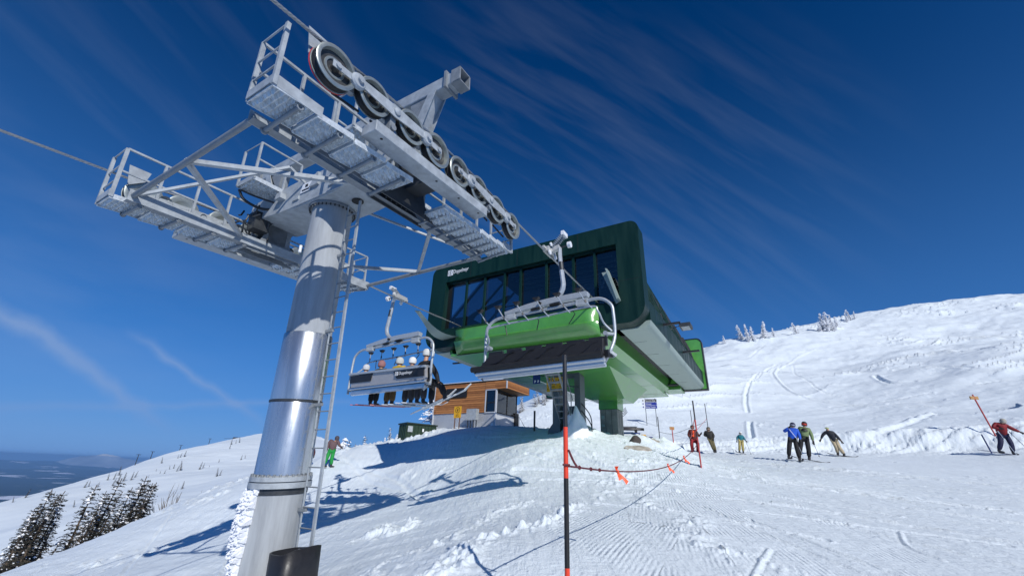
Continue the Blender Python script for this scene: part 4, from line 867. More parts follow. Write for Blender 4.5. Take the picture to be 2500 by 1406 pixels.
# ------------------------------------------------------------------ chairs
CHRG = mat('chair_galvanised_tube', (.45, .48, .50), .42, .4, .1, 14)
def make_chair(k, q, s, zr, label, folded):
    """six seat chair hanging from rope at (q, s, zr); k=+1 hanger on the +q side; faces -s when folded is True"""
    base = (q, s, zr); ch = empty('chairlift_chair', SW(*base), (0, 0, -YA), label, 'chairlift chair', 'six seat chairs hanging from the haul rope')
    fy = -1 if folded else 1                                      # direction the passengers face
    def c(mb, name, m, parent=None, **kw): return mb.build(name, m, parent or ch, (0, 0, 0), **kw)
    # grip
    mb = MB(); mb.box(-.07, .10, -.22, .22, -.06, .07); mb.box(-.03, .03, -.33, -.22, -.02, .05); mb.box(-.03, .03, .22, .33, -.02, .05); mb.bar((0, 0, 0), (k*.30, 0, .08), .12, .12); g = c(mb, 'grip', mat('grip_grey_metal', (.5, .5, .48), .4, .3, .1, 20), bev=.01)
    mb = MB()
    for y in (-.16, .16): mb.tube([(k*.09, y, -.1), (k*.12, y, -.1)], .06, 14); mb.tube([(k*.12, y, .12), (k*.15, y, .12)], .05, 14)
    c(mb, 'grip_roller', WHITE, g, smooth=True)
    mb = MB()
    for y in (-.05, .07):
        a = Vector((k*.10, y, .10)); b_ = Vector((k*.40, y, .40)); mb.tube([a, b_], .030, 8)
        for i in range(9): p = a.lerp(b_, (i+.5)/9); d = (b_-a).normalized(); mb.tube([p-d*.006, p+d*.006], .056, 12)
    c(mb, 'grip_spring', GALV, g, smooth=True)
    mb = MB(); mb.box(min(k*.38, k*.46), max(k*.38, k*.46), -.11, .13, .36, .47); c(mb, 'spring_cap', WHITE, g)
    mb = MB(); mb.tube([(k*.30, 0, .05), (k*.52, 0, .08)], .02, 6); c(mb, 'stub_axle', DARKST, g)
    mb = MB(); mb.tube([(k*.52, 0, .08), (k*.60, 0, .08)], .08, 16); c(mb, 'guide_roller', WHITE, g, smooth=True)
    # hanger
    pts = catrom([(k*.30, 0, .05), (k*.31, 0, -.3), (k*.36, 0, -.75), (k*.38, 0, -1.0), (k*.30, 0, -1.20), (k*.10, 0, -1.34), (-k*.12, 0, -1.42)], 6)
    mb = MB(); mb.tube(pts, [.05+.012*math.sin(i/len(pts)*3) for i in range(len(pts))], 8); hg = c(mb, 'hanger', CHRG, smooth=True)
    mb = MB(); mb.tube([(k*.325, 0, -.36), (k*.345, 0, -.58)], .062, 10); c(mb, 'hanger_sleeve', DARKST, hg, smooth=True)
    # damping beam
    cx = -k*.12*0-.10 if folded else -.02
    mb = MB(); P = [(-1.10, -1.52), (-1.12, -1.44), (-.45, -1.33), (.1, -1.28), (1.05, -1.26), (1.12, -1.30), (1.10, -1.40), (.3, -1.42), (-.4, -1.47)]
    mb.prism([(cx+p[0], p[1]) for p in P], (0, -.07, 0), (1, 0, 0), (0, 0, 1), (0, .14, 0)); bm_ = c(mb, 'suspension_beam', CHRG, bev=.01)
    mb = MB(); mb.tube([(cx-.1, -fy*.0-.13, -1.38), (cx-.1, .13, -1.38)], .035, 10); mb.box(cx-.35, cx-.12, -.09, .09, -1.52, -1.49); mb.box(cx+.15, cx+.4, -.09, .09, -1.48, -1.45); c(mb, 'beam_pin', BLK, bm_)
    # main tubular frame in the plane of the backrest
    hw = 1.66; y0 = -fy*.0; zt, zb = -1.56, -3.00
    fr = [(cx-hw+.02, y0, zb+.05), (cx-hw, y0, zb+.6), (cx-hw, y0, zt-.42), (cx-hw+.05, y0, zt-.18), (cx-hw+.30, y0, zt-.02), (cx-.9, y0, zt+.0), (cx, y0, zt+.03), (cx+.9, y0, zt+.07), (cx+hw-.30, y0, zt+.08), (cx+hw-.05, y0, zt-.10), (cx+hw, y0, zt-.35), (cx+hw, y0, zb+.6), (cx+hw-.08, y0-fy*-.12, zb+.25), (cx+hw-.25, y0+fy*.05, zb+.02)]
    mb = MB(); mb.tube(catrom(fr, 6), .036, 12); frm = c(mb, 'frame', CHRG, smooth=True)
    mb = MB()
    for x in (-.95, .95): mb.box(cx+x-.14, cx+x+.14, -.06, .06, zt-.05+.03*x, zt+.09+.03*x)
    c(mb, 'frame_clamp', GALV, frm)
    # restraint bar with six foot rests (bar up on both chairs)
    yb = fy*.32
    br = [(cx-hw+.04, fy*.05, -2.35), (cx-hw+.2, yb*.5, -2.2), (cx-hw+.24, yb, -2.02), (cx-hw+.42, yb, -1.90), (cx, yb, -1.84), (cx+hw-.42, yb, -1.77), (cx+hw-.24, yb, -1.9), (cx+hw-.18, yb*.5, -2.12), (cx+hw-.04, fy*.05, -2.3)]
    mb = MB(); mb.tube(catrom(br, 5), .022, 8); rb = c(mb, 'restraint_bar', CHRG, smooth=True)
    for i in range(6):
        x = cx-1.30+.52*i; z0_ = -1.87+.035*(x-cx); mb = MB(); mb.tube([(x, yb, z0_), (x-.12, yb+fy*.12, z0_+.16), (x-.22, yb+fy*.2, z0_+.36)], .013, 6); ft = c(mb, 'footrest_arm', CHRG, rb, smooth=True)
        mb = MB(); mb.prism([(-.09, .03), (.09, .03), (.02, -.05), (-.02, -.05)], (x-.23, yb+fy*.16, z0_+.40), (1, 0, 0), (0, 0, 1), (0, fy*.10, 0)); mb.bar((x-.10, yb+fy*.1, z0_+.12), (x-.13, yb+fy*.12, z0_+.19), .035); c(mb, 'footrest', BLACKP, rb)
    mb = MB()
    for i in range(3):
        x = cx-1.0+.9*i; z0_ = -1.87+.035*(x-cx); mb.tube([(x-.06, yb, z0_+.04), (x+.05, yb-fy*.02, z0_+.03), (x+.08, yb-fy*.04, z0_-.03), (x+.02+.1*(1-i), yb-fy*.06, z0_-.24)], .012, 6)
    c(mb, 'handle', BLACKP, rb)
    for sx in (-1, 1):
        mb = MB(); mb.bar((cx+sx*hw, 0, -2.36), (cx+sx*(hw-.16), fy*.06, -2.34), .09, .05); mb.bar((cx+sx*(hw-.02), 0, -2.84), (cx+sx*(hw-.12), fy*.1, -2.75), .14, .06); mb.tube([(cx+sx*(hw-.17), 0, -2.34), (cx+sx*(hw-.17), fy*.12, -2.34)], .05, 10); c(mb, 'bar_hinge', GALV, frm)
        mb = MB(); mb.bar((cx+sx*(hw-.10), fy*.0, -2.78), (cx+sx*(hw-.14), fy*.22, -2.82), .10, .16); c(mb, 'armrest_pad', BLACKP, frm)
    if folded:
        # seat cushions flipped up in front of the backrest, underside showing
        mb = MB(); w_ = hw-.12; z1_, z0_ = -2.52, -2.90
        mb.hexa([(cx-w_-.10, fy*.30, z0_), (cx+w_-.05, fy*.30, z0_+.06), (cx+w_-.05, fy*.10, z0_+.06), (cx-w_-.10, fy*.10, z0_), (cx-w_+.12, fy*.16, z1_-.03), (cx+w_-.08, fy*.16, z1_+.07), (cx+w_-.08, fy*.04, z1_+.07), (cx-w_+.12, fy*.04, z1_-.03)])
        se = c(mb, 'seat', BLACKP, bev=.02)
        for i in range(5):
            x = cx-1.0+.52*i; mb = MB(); y_ = fy*.315
            pts = [(x-.30, y_-fy*.015, z0_+.07), (x-.12, y_-fy*.03, z0_+.10), (x+.02, y_-fy*.07, z0_+.2), (x+.14, y_-fy*.11, z0_+.32), (x+.28, y_-fy*.13, z0_+.36)]; mb.tube(catrom(pts, 5), .016, 6); mb.box(x-.02, x+.10, min(y_, y_-fy*.04), max(y_, y_-fy*.04), z0_+.04, z0_+.09); c(mb, 'seat_rib', mat('rib_black', (.006, .006, .007), .35), se, smooth=True)
        for i in range(6):
            x = cx-1.28+.52*i; mb = MB(); mb.box(x-.2, x+.2, min(fy*.06, fy*.12), max(fy*.06, fy*.12), -2.62, -2.46+.02*i*.5); c(mb, 'backrest_panel', BLACKP)
        mb = MB(); mb.tube([(cx-w_-.25, fy*.34, z0_-.02), (cx+w_-.06, fy*.34, z0_+.05)], .065, 14); c(mb, 'seat_edge_roll', RUBBER, smooth=True)
        mb = MB(); mb.tube([(cx-w_-.16, fy*.26, z0_-.11), (cx+w_-.04, fy*.26, z0_-.04)], .058, 14); mb.bar((cx-w_-.12, fy*.20, z0_-.19), (cx+w_-.06, fy*.20, z0_-.12), .12, .05); mb.tube([(cx-w_-.02, fy*.14, z0_-.21), (cx+w_-.06, fy*.14, z0_-.14)], .04, 12); c(mb, 'aluminium_rail', ALU, smooth=True)
        mb = MB(); mb.bar((cx-w_-.2, fy*.34, z0_-.03), (cx-w_-.02, fy*.12, z0_-.22), .06, .08); mb.tube([(cx+w_-.2, fy*.28, z0_+.06), (cx+w_-.08, fy*.28, z0_+.1)], .1, 12); c(mb, 'end_cap', BLACKP, smooth=True)
    else:
        w_ = hw-.12; z1_, z0_ = -2.36, -2.93
        mb = MB(); mb.hexa([(cx-w_, -fy*.02, z0_+.14), (cx+w_, -fy*.02, z0_+.20), (cx+w_, fy*.08, z0_+.20), (cx-w_, fy*.08, z0_+.14), (cx-w_+.02, -fy*.10, z1_-.04), (cx+w_, -fy*.10, z1_+.03), (cx+w_, -fy*.0, z1_+.03), (cx-w_+.02, -fy*.0, z1_-.04)])
        bk = c(mb, 'backrest', mat('backrest_grey_shell', (.42, .40, .39), .4, .3, .06, 5), bev=.02)
        mb = MB(); mb.box(cx-w_-.04, cx+w_+.02, -.15, -.08, z1_-.03, z1_+.03); c(mb, 'top_rail', CHRG, bk)
        for (xa, xb) in ((cx-w_+.02, cx-.55), (cx+.32, cx+w_-.05)):
            mb = MB(); mb.add([(xa, -.115, z1_-.06), (xb, -.115, z1_-.04), (xb-.08 if xa < cx else xb, -.075, z1_-.26), (xa+.0 if xa < cx else xa+.14, -.075, z1_-.27), (xa, -.10, z1_-.06), (xb, -.10, z1_-.04), (xb-.08 if xa < cx else xb, -.06, z1_-.26), (xa+.0 if xa < cx else xa+.14, -.06, z1_-.27)], [(0, 1, 2, 3), (7, 6, 5, 4), (0, 4, 5, 1), (1, 5, 6, 2), (2, 6, 7, 3), (3, 7, 4, 0)]); c(mb, 'dark_panel', BLACKP, bk)
        sq = logo(bk, (cx+.42, -.125, z1_-.19), (.0, 0, 0), .12, WHITE, BLK, 0)
        text_obj('maker_name', 'Doppelmayr', .13, WHITE, bk, (cx+.56, -.125, z1_-.17), (math.pi/2, 0, 0), .001, 'LEFT', .8, .12)
        mb = MB(); mb.hexa([(cx-w_+.02, -.02, z0_+.05), (cx+w_, -.02, z0_+.10), (cx+w_, .46, z0_+.10), (cx-w_+.02, .46, z0_+.05), (cx-w_+.02, -.02, z0_+.14), (cx+w_, -.02, z0_+.19), (cx+w_, .46, z0_+.19), (cx-w_+.02, .46, z0_+.14)]); c(mb, 'seat', BLACKP, bev=.02)
        mb = MB(); mb.tube([(cx-w_, -.04, z0_+.12), (cx+w_, -.04, z0_+.18)], .05, 12); mb.bar((cx-w_+.1, -.02, z0_-.02), (cx+w_+.0, -.02, z0_+.04), .1, .11); mb.bar((cx-w_+.05, .0, z0_+.06), (cx+w_, .0, z0_+.11), .04, .03); c(mb, 'aluminium_rail', ALU, smooth=True)
    return ch
make_chair(1, -4.17, 8.55, 5.17, 'empty six seat chair with folded seats in front of the green station belly', True)
make_chair(-1, -9.66, 8.95, 5.03, 'six seat chair carrying five riders, hanging between tower and hut', False)
# ------------------------------------------------------------------ operator hut
WOOD = bpy.data.materials.new('cedar_cladding'); WOOD.use_nodes = True; t_ = WOOD.node_tree; b_ = t_.nodes['Principled BSDF']; b_.inputs['Roughness'].default_value = .6
g_ = t_.nodes.new('ShaderNodeTexCoord'); sp_ = t_.nodes.new('ShaderNodeSeparateXYZ'); t_.links.new(g_.outputs['Object'], sp_.inputs[0])
m1 = t_.nodes.new('ShaderNodeMath'); m1.operation = 'MULTIPLY'; m1.inputs[1].default_value = 1/.125; t_.links.new(sp_.outputs[2], m1.inputs[0])
fl_ = t_.nodes.new('ShaderNodeMath'); fl_.operation = 'FLOOR'; t_.links.new(m1.outputs[0], fl_.inputs[0])
cb = t_.nodes.new('ShaderNodeCombineXYZ'); t_.links.new(fl_.outputs[0], cb.inputs[2]); 
mq = t_.nodes.new('ShaderNodeMath'); mq.operation = 'MULTIPLY'; mq.inputs[1].default_value = .45; t_.links.new(sp_.outputs[0], mq.inputs[0]); fq = t_.nodes.new('ShaderNodeMath'); fq.operation = 'FLOOR'; t_.links.new(mq.outputs[0], fq.inputs[0]); t_.links.new(fq.outputs[0], cb.inputs[0])
wn = t_.nodes.new('ShaderNodeTexWhiteNoise'); t_.links.new(cb.outputs[0], wn.inputs[0])
mp_ = t_.nodes.new('ShaderNodeMapping'); mp_.inputs['Scale'].default_value = (1.2, 1.2, 18); t_.links.new(g_.outputs['Object'], mp_.inputs[0]); nz = t_.nodes.new('ShaderNodeTexNoise'); nz.inputs['Scale'].default_value = 3; nz.inputs['Detail'].default_value = 6; t_.links.new(mp_.outputs[0], nz.inputs[0])
ad = t_.nodes.new('ShaderNodeMath'); ad.operation = 'MULTIPLY_ADD'; ad.inputs[1].default_value = .5; t_.links.new(wn.outputs[0], ad.inputs[0]); t_.links.new(nz.outputs[0], ad.inputs[2])
rp = t_.nodes.new('ShaderNodeValToRGB'); rp.color_ramp.elements[0].position = .35; rp.color_ramp.elements[0].color = (.17, .060, .018, 1); rp.color_ramp.elements[1].position = 1.0; rp.color_ramp.elements[1].color = (.45, .19, .06, 1); t_.links.new(ad.outputs[0], rp.inputs[0]); t_.links.new(rp.outputs[0], b_.inputs['Base Color'])
HB = (-16.3, 22.8, 2.2)
hut = empty('operator_hut', SW(*HB), (0, 0, -YA), 'small operator hut with cedar cladding over pale corrugated metal, left of the green station', 'hut')
def hb(mb, name, m, parent=None, **k): return mb.build(name, m, parent or hut, HB, **k)
q0, q1, s0, s1, z0, z1 = -18.72, -13.98, 21.6, 24.1, 1.9, 5.12
mb = MB(); mb.box(q0+.03, q1-.9, s0+.04, s1, z0, z1-.02); mb.box(q1-.9, q1-.04, s0+.04, s1, z0, 3.28); hb(mb, 'wall', CORR)
mb = MB(); n = 16                                              # lapped boards, each tilted out at its lower edge
def boards(mb, qa, qb, za, zb, s, h=.125):
    k = int(round((zb-za)/h)); h = (zb-za)/k
    for i in range(k):
        z = za+i*h; mb.hexa([(qa, s-.030, z), (qb, s-.030, z), (qb, s+.02, z), (qa, s+.02, z), (qa, s-.006, z+h+.012), (qb, s-.006, z+h+.012), (qb, s+.02, z+h+.012), (qa, s+.02, z+h+.012)])
boards(mb, q0, q1-.78, 3.30, 5.10, s0); hb(mb, 'cedar_cladding', WOOD)
mb = MB(); boards(mb, q1-.78, q1+.74, 4.64, 5.10, s0-.03); hb(mb, 'roof_fascia', WOOD)
mb = MB(); k_ = 4; h_ = .115
for i in range(4):
    z = 4.64+i*h_; mb.hexa([(q1+.70, s0-.04, z), (q1+.745, s0-.04, z), (q1+.745, s1+.25, z), (q1+.70, s1+.25, z), (q1+.70, s0-.04, z+h_+.01), (q1+.715, s0-.04, z+h_+.01), (q1+.715, s1+.25, z+h_+.01), (q1+.70, s1+.25, z+h_+.01)])
hb(mb, 'roof_fascia', WOOD)
mb = MB(); mb.box(q1-.8, q1+.70, s0+.0, s1+.2, 4.62, 4.66); hb(mb, 'soffit', WOOD)
mb = MB(); mb.box(q0-.05, q1+.78, s0-.07, s1+.3, 5.115, 5.16); rf_ = hb(mb, 'roof', DARKST)
mb = MB(); mb.box(q0, q1+.72, s0-.02, s1+.25, 5.162, 5.20); hb(mb, 'roof_snow', RIME, rf_)
mb = MB(); mb.box(q1+.70, q1+.77, s0-.075, s0-.02, 4.62, 5.12); hb(mb, 'corner_trim', CORR)
mb = MB()
for i in range(34):
    z = 2.0+i*.04; mb.tube([(q0, s0+.035, z), (q1-.05, s0+.035, z)], .014, 6, False)
hb(mb, 'corrugation', CORR, smooth=True)
mb = MB(); mb.box(q0-.03, q0+.03, s0-.04, s0+.1, z0, 5.1); mb.box(q1-.06, q1+.02, s0-.02, s0+.1, z0, 4.64); hb(mb, 'corner_post', CORR)
mb = MB(); mb.box(-17.74, -16.14, s0-.10, s0-.02, 4.25, 4.83); w_ = hb(mb, 'dark_window', BLK)
# front glass door-window and the glazed side
mb = MB(); mb.box(q1-.78, q1-.70, s0-.04, s0+.04, 3.28, 4.64); mb.box(q1-.78, q1-.06, s0-.04, s0+.04, 4.57, 4.64); mb.box(q1-.78, q1-.06, s0-.04, s0+.04, 3.25, 3.31); wf = hb(mb, 'window', CORR)
mb = MB(); mb.box(q1-.70, q1-.64, s0-.02, s0+.03, 3.31, 4.57); mb.box(q1-.12, q1-.06, s0-.02, s0+.03, 3.31, 4.57); mb.box(q1-.64, q1-.12, s0-.02, s0+.03, 3.82, 3.88); hb(mb, 'sash', BLK, wf)
mb = MB(); mb.box(q1-.64, q1-.12, s0+.0, s0+.01, 3.31, 4.57); hb(mb, 'pane', GLASS_D, wf)
mb = MB(); mb.box(q1-.02, q1-.01, s0+.1, s1-.05, 3.30, 4.56); sg_ = hb(mb, 'side_window', GLASS_G)
mb = MB()
for s_ in (s0+.10, s0+1.25, s1-.08): mb.box(q1-.04, q1+.02, s_-.02, s_+.02, 3.28, 4.62)
mb.box(q1-.04, q1+.02, s0+.1, s1, 3.26, 3.31); mb.box(q1-.04, q1+.02, s0+.1, s1, 4.54, 4.62); hb(mb, 'window_frame', BLK, sg_)
mb = MB(); mb.box(q1-.88, q1-.85, s0+.1, s1, 3.3, 4.6); hb(mb, 'inner_wall', mat('hut_interior', (.35, .36, .34), .8))
mb = MB(); mb.box(q1-.05, q1-.01, s0+.02, s1, z0, 3.26); hb(mb, 'side_wall', CORR)
mb = MB(); mb.box(q1+.02, q1+.08, s1-.35, s1+.1, 2.2, 3.5); mb.box(q1-.02, q1+.05, s1-.6, s1-.3, 3.30, 3.38); hb(mb, 'open_door', BLK)
mb = MB(); mb.box(q1-.30, q1-.10, s0-.02, s0+.02, 2.52, 2.70); hb(mb, 'wall_outlet', WHITE)
mb = MB(); mb.tube([(-13.75, 24.0, 2.4), (-13.75, 24.0, 3.3), (-13.3, 24.0, 2.6)], .02, 6); hb(mb, 'hand_rail', DARKST)
# electric cabinet on legs
eb = empty('electric_cabinet', SW(-15.2, 21.0, 2.0), (0, 0, -YA), 'grey electric cabinet on legs standing in front of the hut wall', 'cabinet')
def bl(mb, n_, m, p, B, **k): return mb.build(n_, m, p, B, **k)
mb = MB(); mb.box(-15.55, -14.85, 20.85, 21.15, 2.78, 3.42); bl(mb, 'cabinet_box', GALV, eb, (-15.2, 21.0, 2.0), bev=.01)
for i in range(4): mb = MB(); mb.box(-15.5+.2*i, -15.46+.2*i, 20.95, 21.0, 1.9, 2.78); bl(mb, 'leg', DARKST, eb, (-15.2, 21.0, 2.0))

# ------------------------------------------------------------------ green container
cp_ = (-5.35, 27.2, 1.62); ang = math.atan2(1.9, 2.6)
ct = empty('equipment_container', cp_, (0, 0, .62), 'dark green steel container half behind the snow crest, left of the hut', 'container'); ct.scale = (.66, .66, .66)
mb = MB(); mb.box(-1.5, 1.35, -.9, .9, -.6, 1.38); bx_ = mb.build('container_body', DGREEN, ct)
mb = MB()
for i in range(9): x = -1.42+.33*i; mb.box(x, x+.13, -.96, -.9, -.5, 1.2)
for i in range(5): y = -.8+.36*i; mb.box(-1.56, -1.5, y, y+.14, -.5, 1.2)
mb.build('rib', DGREEN, ct)
mb = MB(); mb.box(-1.60, 1.45, -1.0, 1.0, 1.30, 1.42); mb.build('lid', mat('lid_dark_green', (.008, .022, .013), .5), ct)
mb = MB(); mb.box(-1.45, -1.0, -1.02, -.97, .62, 1.12); mb.build('grey_plate', GALV, ct); mb = MB(); mb.box(-.05, .1, -1.0, -.965, .72, .98); mb.build('white_tag', WHITE, ct)

# ------------------------------------------------------------------ signs
def plate(mb, w, h, t=.02, x=0, z=0): mb.box(x-w/2, x+w/2, -t/2, t/2, z-h/2, z+h/2); return mb
def rot_z(px, py): return 0
def pict(parent, x, z, r, kind):   # ring with a simple arrow or figure in black
    mb = MB(); mb.lathe((x, -.014, z), (0, -1, 0), [(0, r*.84), (.002, r*.84), (.002, r), (0, r)], 24)
    if kind == 0: mb.box(x-r*.06, x+r*.06, -.016, -.013, z-r*.6, z+r*.5); mb.prism([(x-r*.22, z+r*.3), (x+r*.22, z+r*.3), (x, z+r*.68)], (0, -.016, 0), (1, 0, 0), (0, 0, 1), (0, .003, 0))
    else: mb.prism([(x-r*.35, z-r*.1), (x-r*.15, z-r*.5), (x+r*.05, z-r*.55), (x-r*.05, z+r*.1), (x-r*.1, z+r*.5), (x-r*.3, z+r*.3)], (0, -.016, 0), (1, 0, 0), (0, 0, 1), (0, .003, 0)); mb.prism([(x+r*.15, z-r*.45), (x+r*.35, z-r*.1), (x+r*.3, z+r*.45), (x+r*.15, z+r*.5)], (0, -.016, 0), (1, 0, 0), (0, 0, 1), (0, .003, 0))
    return mb.build('pictogram', BLK, parent)
ys = empty('unload_sign', SW(-7.08, 15.2, 3.27), (0, 0, -YA), 'yellow double sign reading prepare to unload and keep tips up, below the empty chair', 'sign')
for i, (x, l1, l2) in enumerate(((-.21, 'PREPARE', 'TO UNLOAD'), (.21, 'KEEP', 'TIPS UP'))):
    mb = plate(MB(), .41, .53, .02, x); mb.build('sign_panel', YEL, ys, bev=.004)
    pict(ys, x, .11, .12, i); text_obj('lettering', l1, .085, BLK, ys, (x, -.0125, -.12), (math.pi/2, 0, 0), .001, 'CENTER', .9); text_obj('lettering', l2, .085, BLK, ys, (x, -.0125, -.21), (math.pi/2, 0, 0), .001, 'CENTER', .8)
mb = MB(); mb.bar((-.3, .02, 0), (.6, .8, .0), .04); mb.build('sign_bracket', DARKST, ys)
ks = empty('warning_sign', SW(-16.0, 20.6, 2.1), (0, 0, -YA), 'yellow keep tips up sign on posts in front of the hut', 'sign')
mb = plate(MB(), .52, .66, .02, 0, 1.12); mb.build('sign_panel', YEL, ks); pict(ks, 0, 1.24, .17, 1); text_obj('lettering', 'KEEP', .10, BLK, ks, (0, -.0125, .93), (math.pi/2, 0, 0), .001, 'CENTER', .9); text_obj('lettering', 'TIPS UP', .10, BLK, ks, (0, -.0125, .83), (math.pi/2, 0, 0), .001, 'CENTER', .8)
for x in (-.18, .16): mb = MB(); mb.bar((x, .03, -.3), (x, .03, 1.0), .05); mb.build('post', mat('sign_post_brown', (.14, .08, .06), .7), ks)
bs = empty('hanging_sign', SW(-7.95, 15.2, 3.53), (0, 0, -YA), 'dark blue square sign with two white figures left of the yellow signs', 'sign')
mb = plate(MB(), .32, .36); mb.build('sign_panel', BLUES, bs); mb = MB()
for x in (-.07, .07): mb.prism([(x-.03, -.14), (x+.01, -.14), (x+.04, -.06), (x-.01, -.03)], (0, -.014, 0), (1, 0, 0), (0, 0, 1), (0, .003, 0))
mb.build('pictogram', WHITE, bs); mb = MB(); mb.bar((0, .02, .15), (.15, 1.2, .35), .03); mb.build('sign_bracket', DARKST, bs)
# trail sign with three boards
tx, ty = 11.85, 36.0; tz = 4.05
ts = empty('trail_sign', (tx, ty, tz), (0, 0, -.31), 'trail sign of three boards, black over blue, on two posts right of the concrete column', 'sign')
BLUE2 = mat('royal_blue_board', (.012, .028, .25), .5)
for i, (txt, m_) in enumerate((('Panorama Ridge', BLK), ('Whitetail', BLUE2), ('Rolling Thunder', BLUE2))):
    z = 1.98-.26*i+.0; mb = plate(MB(), 1.12, .235, .03, 0, z); bd = mb.build('board', m_, ts)
    mb = plate(MB(), .24, .235, .034, -.49, z); mb.build('number_tab', WHITE, bd)
    mb = MB(); mb.lathe((-.53, -.018, z), (0, -1, 0), [(0, .001), (.004, .001), (.004, .055), (0, .055)], 12); mb.build('trail_symbol', BLK if i == 0 else BLUE2, bd)
    text_obj('lettering', txt, .17, WHITE, bd, (-.33, -.018, z-.06), (math.pi/2, 0, 0), .001, 'LEFT', .72)
for x in (-.36, .42): mb = MB(); mb.bar((x, .03, -.5), (x, .03, 2.15), .045); mb.build('post', DARKST, ts)
def small_sign(x, y, w, h, m, label, kind, zup, rz=-.25):
    z = G(x, y); o = empty('small_sign', (x, y, z), (0, 0, rz), label, 'sign'); mb = plate(MB(), w, h, .02, 0, zup); mb.build('sign_panel', m, o)
    if kind == 'ring':
        mb = MB(); mb.lathe((0, -.013, zup), (0, -1, 0), [(0, .12), (.003, .12), (.003, .16), (0, .16)], 20); mb.lathe((0, -.013, zup), (0, -1, 0), [(0, .04), (.003, .04), (.003, .09), (0, .09)], 16); mb.box(-w*.35, w*.35, -.014, -.011, zup-h*.42, zup-h*.34); mb.build('white_emblem', WHITE, o)
    else:
        for i in range(2): mb = MB(); mb.box(-w*.3, w*.3, -.014, -.011, zup-.02-.08*i, zup+.02-.08*i); mb.build('line_mark', BLK if m == YEL else WHITE, o)
    mb = MB(); mb.bar((0, .03, -.4), (0, .03, zup), .04); mb.build('post', DARKST, o)
small_sign(9.15, 31.0, .34, .46, BLUES, 'small blue sign with white ring emblem beside the concrete column', 'ring', .42)
small_sign(9.62, 31.2, .34, .30, YEL, 'small yellow sign between two blue signs behind the dirty snow', 'bars', .32)
small_sign(10.13, 31.2, .30, .24, BLUES, 'smallest blue sign, just right of the small yellow one', 'bars', .18)

# ------------------------------------------------------------------ marker poles, lines and flags
def pole(x, y, h, r, label, lean=(0, 0), cols=None, sink=.3, cat='marker pole'):
    z = G(x, y); o = empty('marker_pole', (x, y, z), (0, 0, 0), label, cat)
    segs = cols or [(-sink, h, DARKST)]
    for a, b2, m_ in segs:
        mb = MB(); mb.tube([(lean[0]*a, lean[1]*a, a), (lean[0]*b2, lean[1]*b2, b2)], r, 12); mb.build('pole_section', m_, o, smooth=True)
    return o, z
BAMB = mat('dark_pole', (.035, .03, .032), .6); REDP = mat('faded_red_pole', (.42, .05, .045), .6)
PX, PY = .50, 3.75; PZ = G(PX, PY)
pole(PX, PY, 1.02-PZ, .0195, 'thick orange and black banded marker pole in the foreground', (0, 0), [(-.4, -.63-PZ, ORANGE), (-.63-PZ, .10-PZ+.0-.115, BLK), (.10-PZ-.115, .38-PZ, ORANGE), (.38-PZ, 1.0-PZ, BLACKP)])
FX, FY = 5.75, 13.38; FZ = G(FX, FY)
pole(FX, FY, 1.85, .021, 'black over red marker pole holding the far end of the flagged line', (.0, 0), [(-.3, .85, REDP), (.85, 1.02, BAMB), (1.02, 1.35, REDP), (1.35, 1.92, BAMB)])
pole(13.2, 31.3, 2.0, .022, 'thin dark pole behind the patroller in red', (0, 0)); pole(14.35, 31.4, 2.4, .024, 'dark pole behind the person in khaki trousers', (0, 0))
pole(10.44, 30.3, 1.75, .03, 'thin grey pole between the trail sign and the orange tipped stake', (0, 0))
o_, z_ = pole(11.2, 29.9, 1.1, .03, 'short red stake with an orange paddle on top', (0, 0), [(-.3, 1.1, REDP)]); mb = MB(); mb.box(-.15, .15, -.02, .02, .95, 1.15); mb.build('paddle', mat('wood_paddle', (.40, .22, .08), .7), o_)
o_, z_ = pole(26.6, 23.9, 2.2, .035, 'leaning red stake with a wooden paddle above the person in red on the right', (-.18, 0), [(-.3, 2.2, REDP)]); mb = MB(); mb.box(-.60, -.15, -.03, .03, 1.93, 2.10); mb.build('paddle', mat('wood_paddle', (.40, .22, .08), .7), o_)
pole(1.29, 20.4, .9, .045, 'short black post on the snow between hut and station', (0, 0))
pole(24.6, 22.6, .9, .03, 'short blue stake left of the person in red on the right', (-.18, 0), [(-.2, .9, BLUES)]); 
def line_(name, pts, r, m, label, cat='rope'):
    mb = MB(); mb.tube(catrom(pts, 10), r, 6); return tag(mb.build(name, m, smooth=True), label, cat)
P0 = Vector((PX+.02, PY, .075)); P1 = Vector((FX-.02, FY, FZ+.66))
LINE = [P0.lerp(P1, f)+Vector((0, 0, -1.15*f*(1-f))) for f in (0, .1, .22, .36, .5, .64, .78, .9, 1)]
DRED = mat('dark_red_cord', (.12, .02, .025), .7)
line_('flagged_line', LINE, .0085, DRED, 'dark red cord slung between the two nearest marker poles')
mb = MB(); mb.tube(catrom([(PX+.02, PY-.02, .20), (PX+.06, PY, .12), (PX+.09, PY, .075)], 5), .009, 6); mb.tube([(PX-.03, PY-.03, .085), (PX+.03, PY-.025, .085)], .009, 6)
tag(mb.build('cord_tie', DRED), 'dark red cord knotted around the foreground marker pole', 'rope')
LC = catrom(LINE, 20)
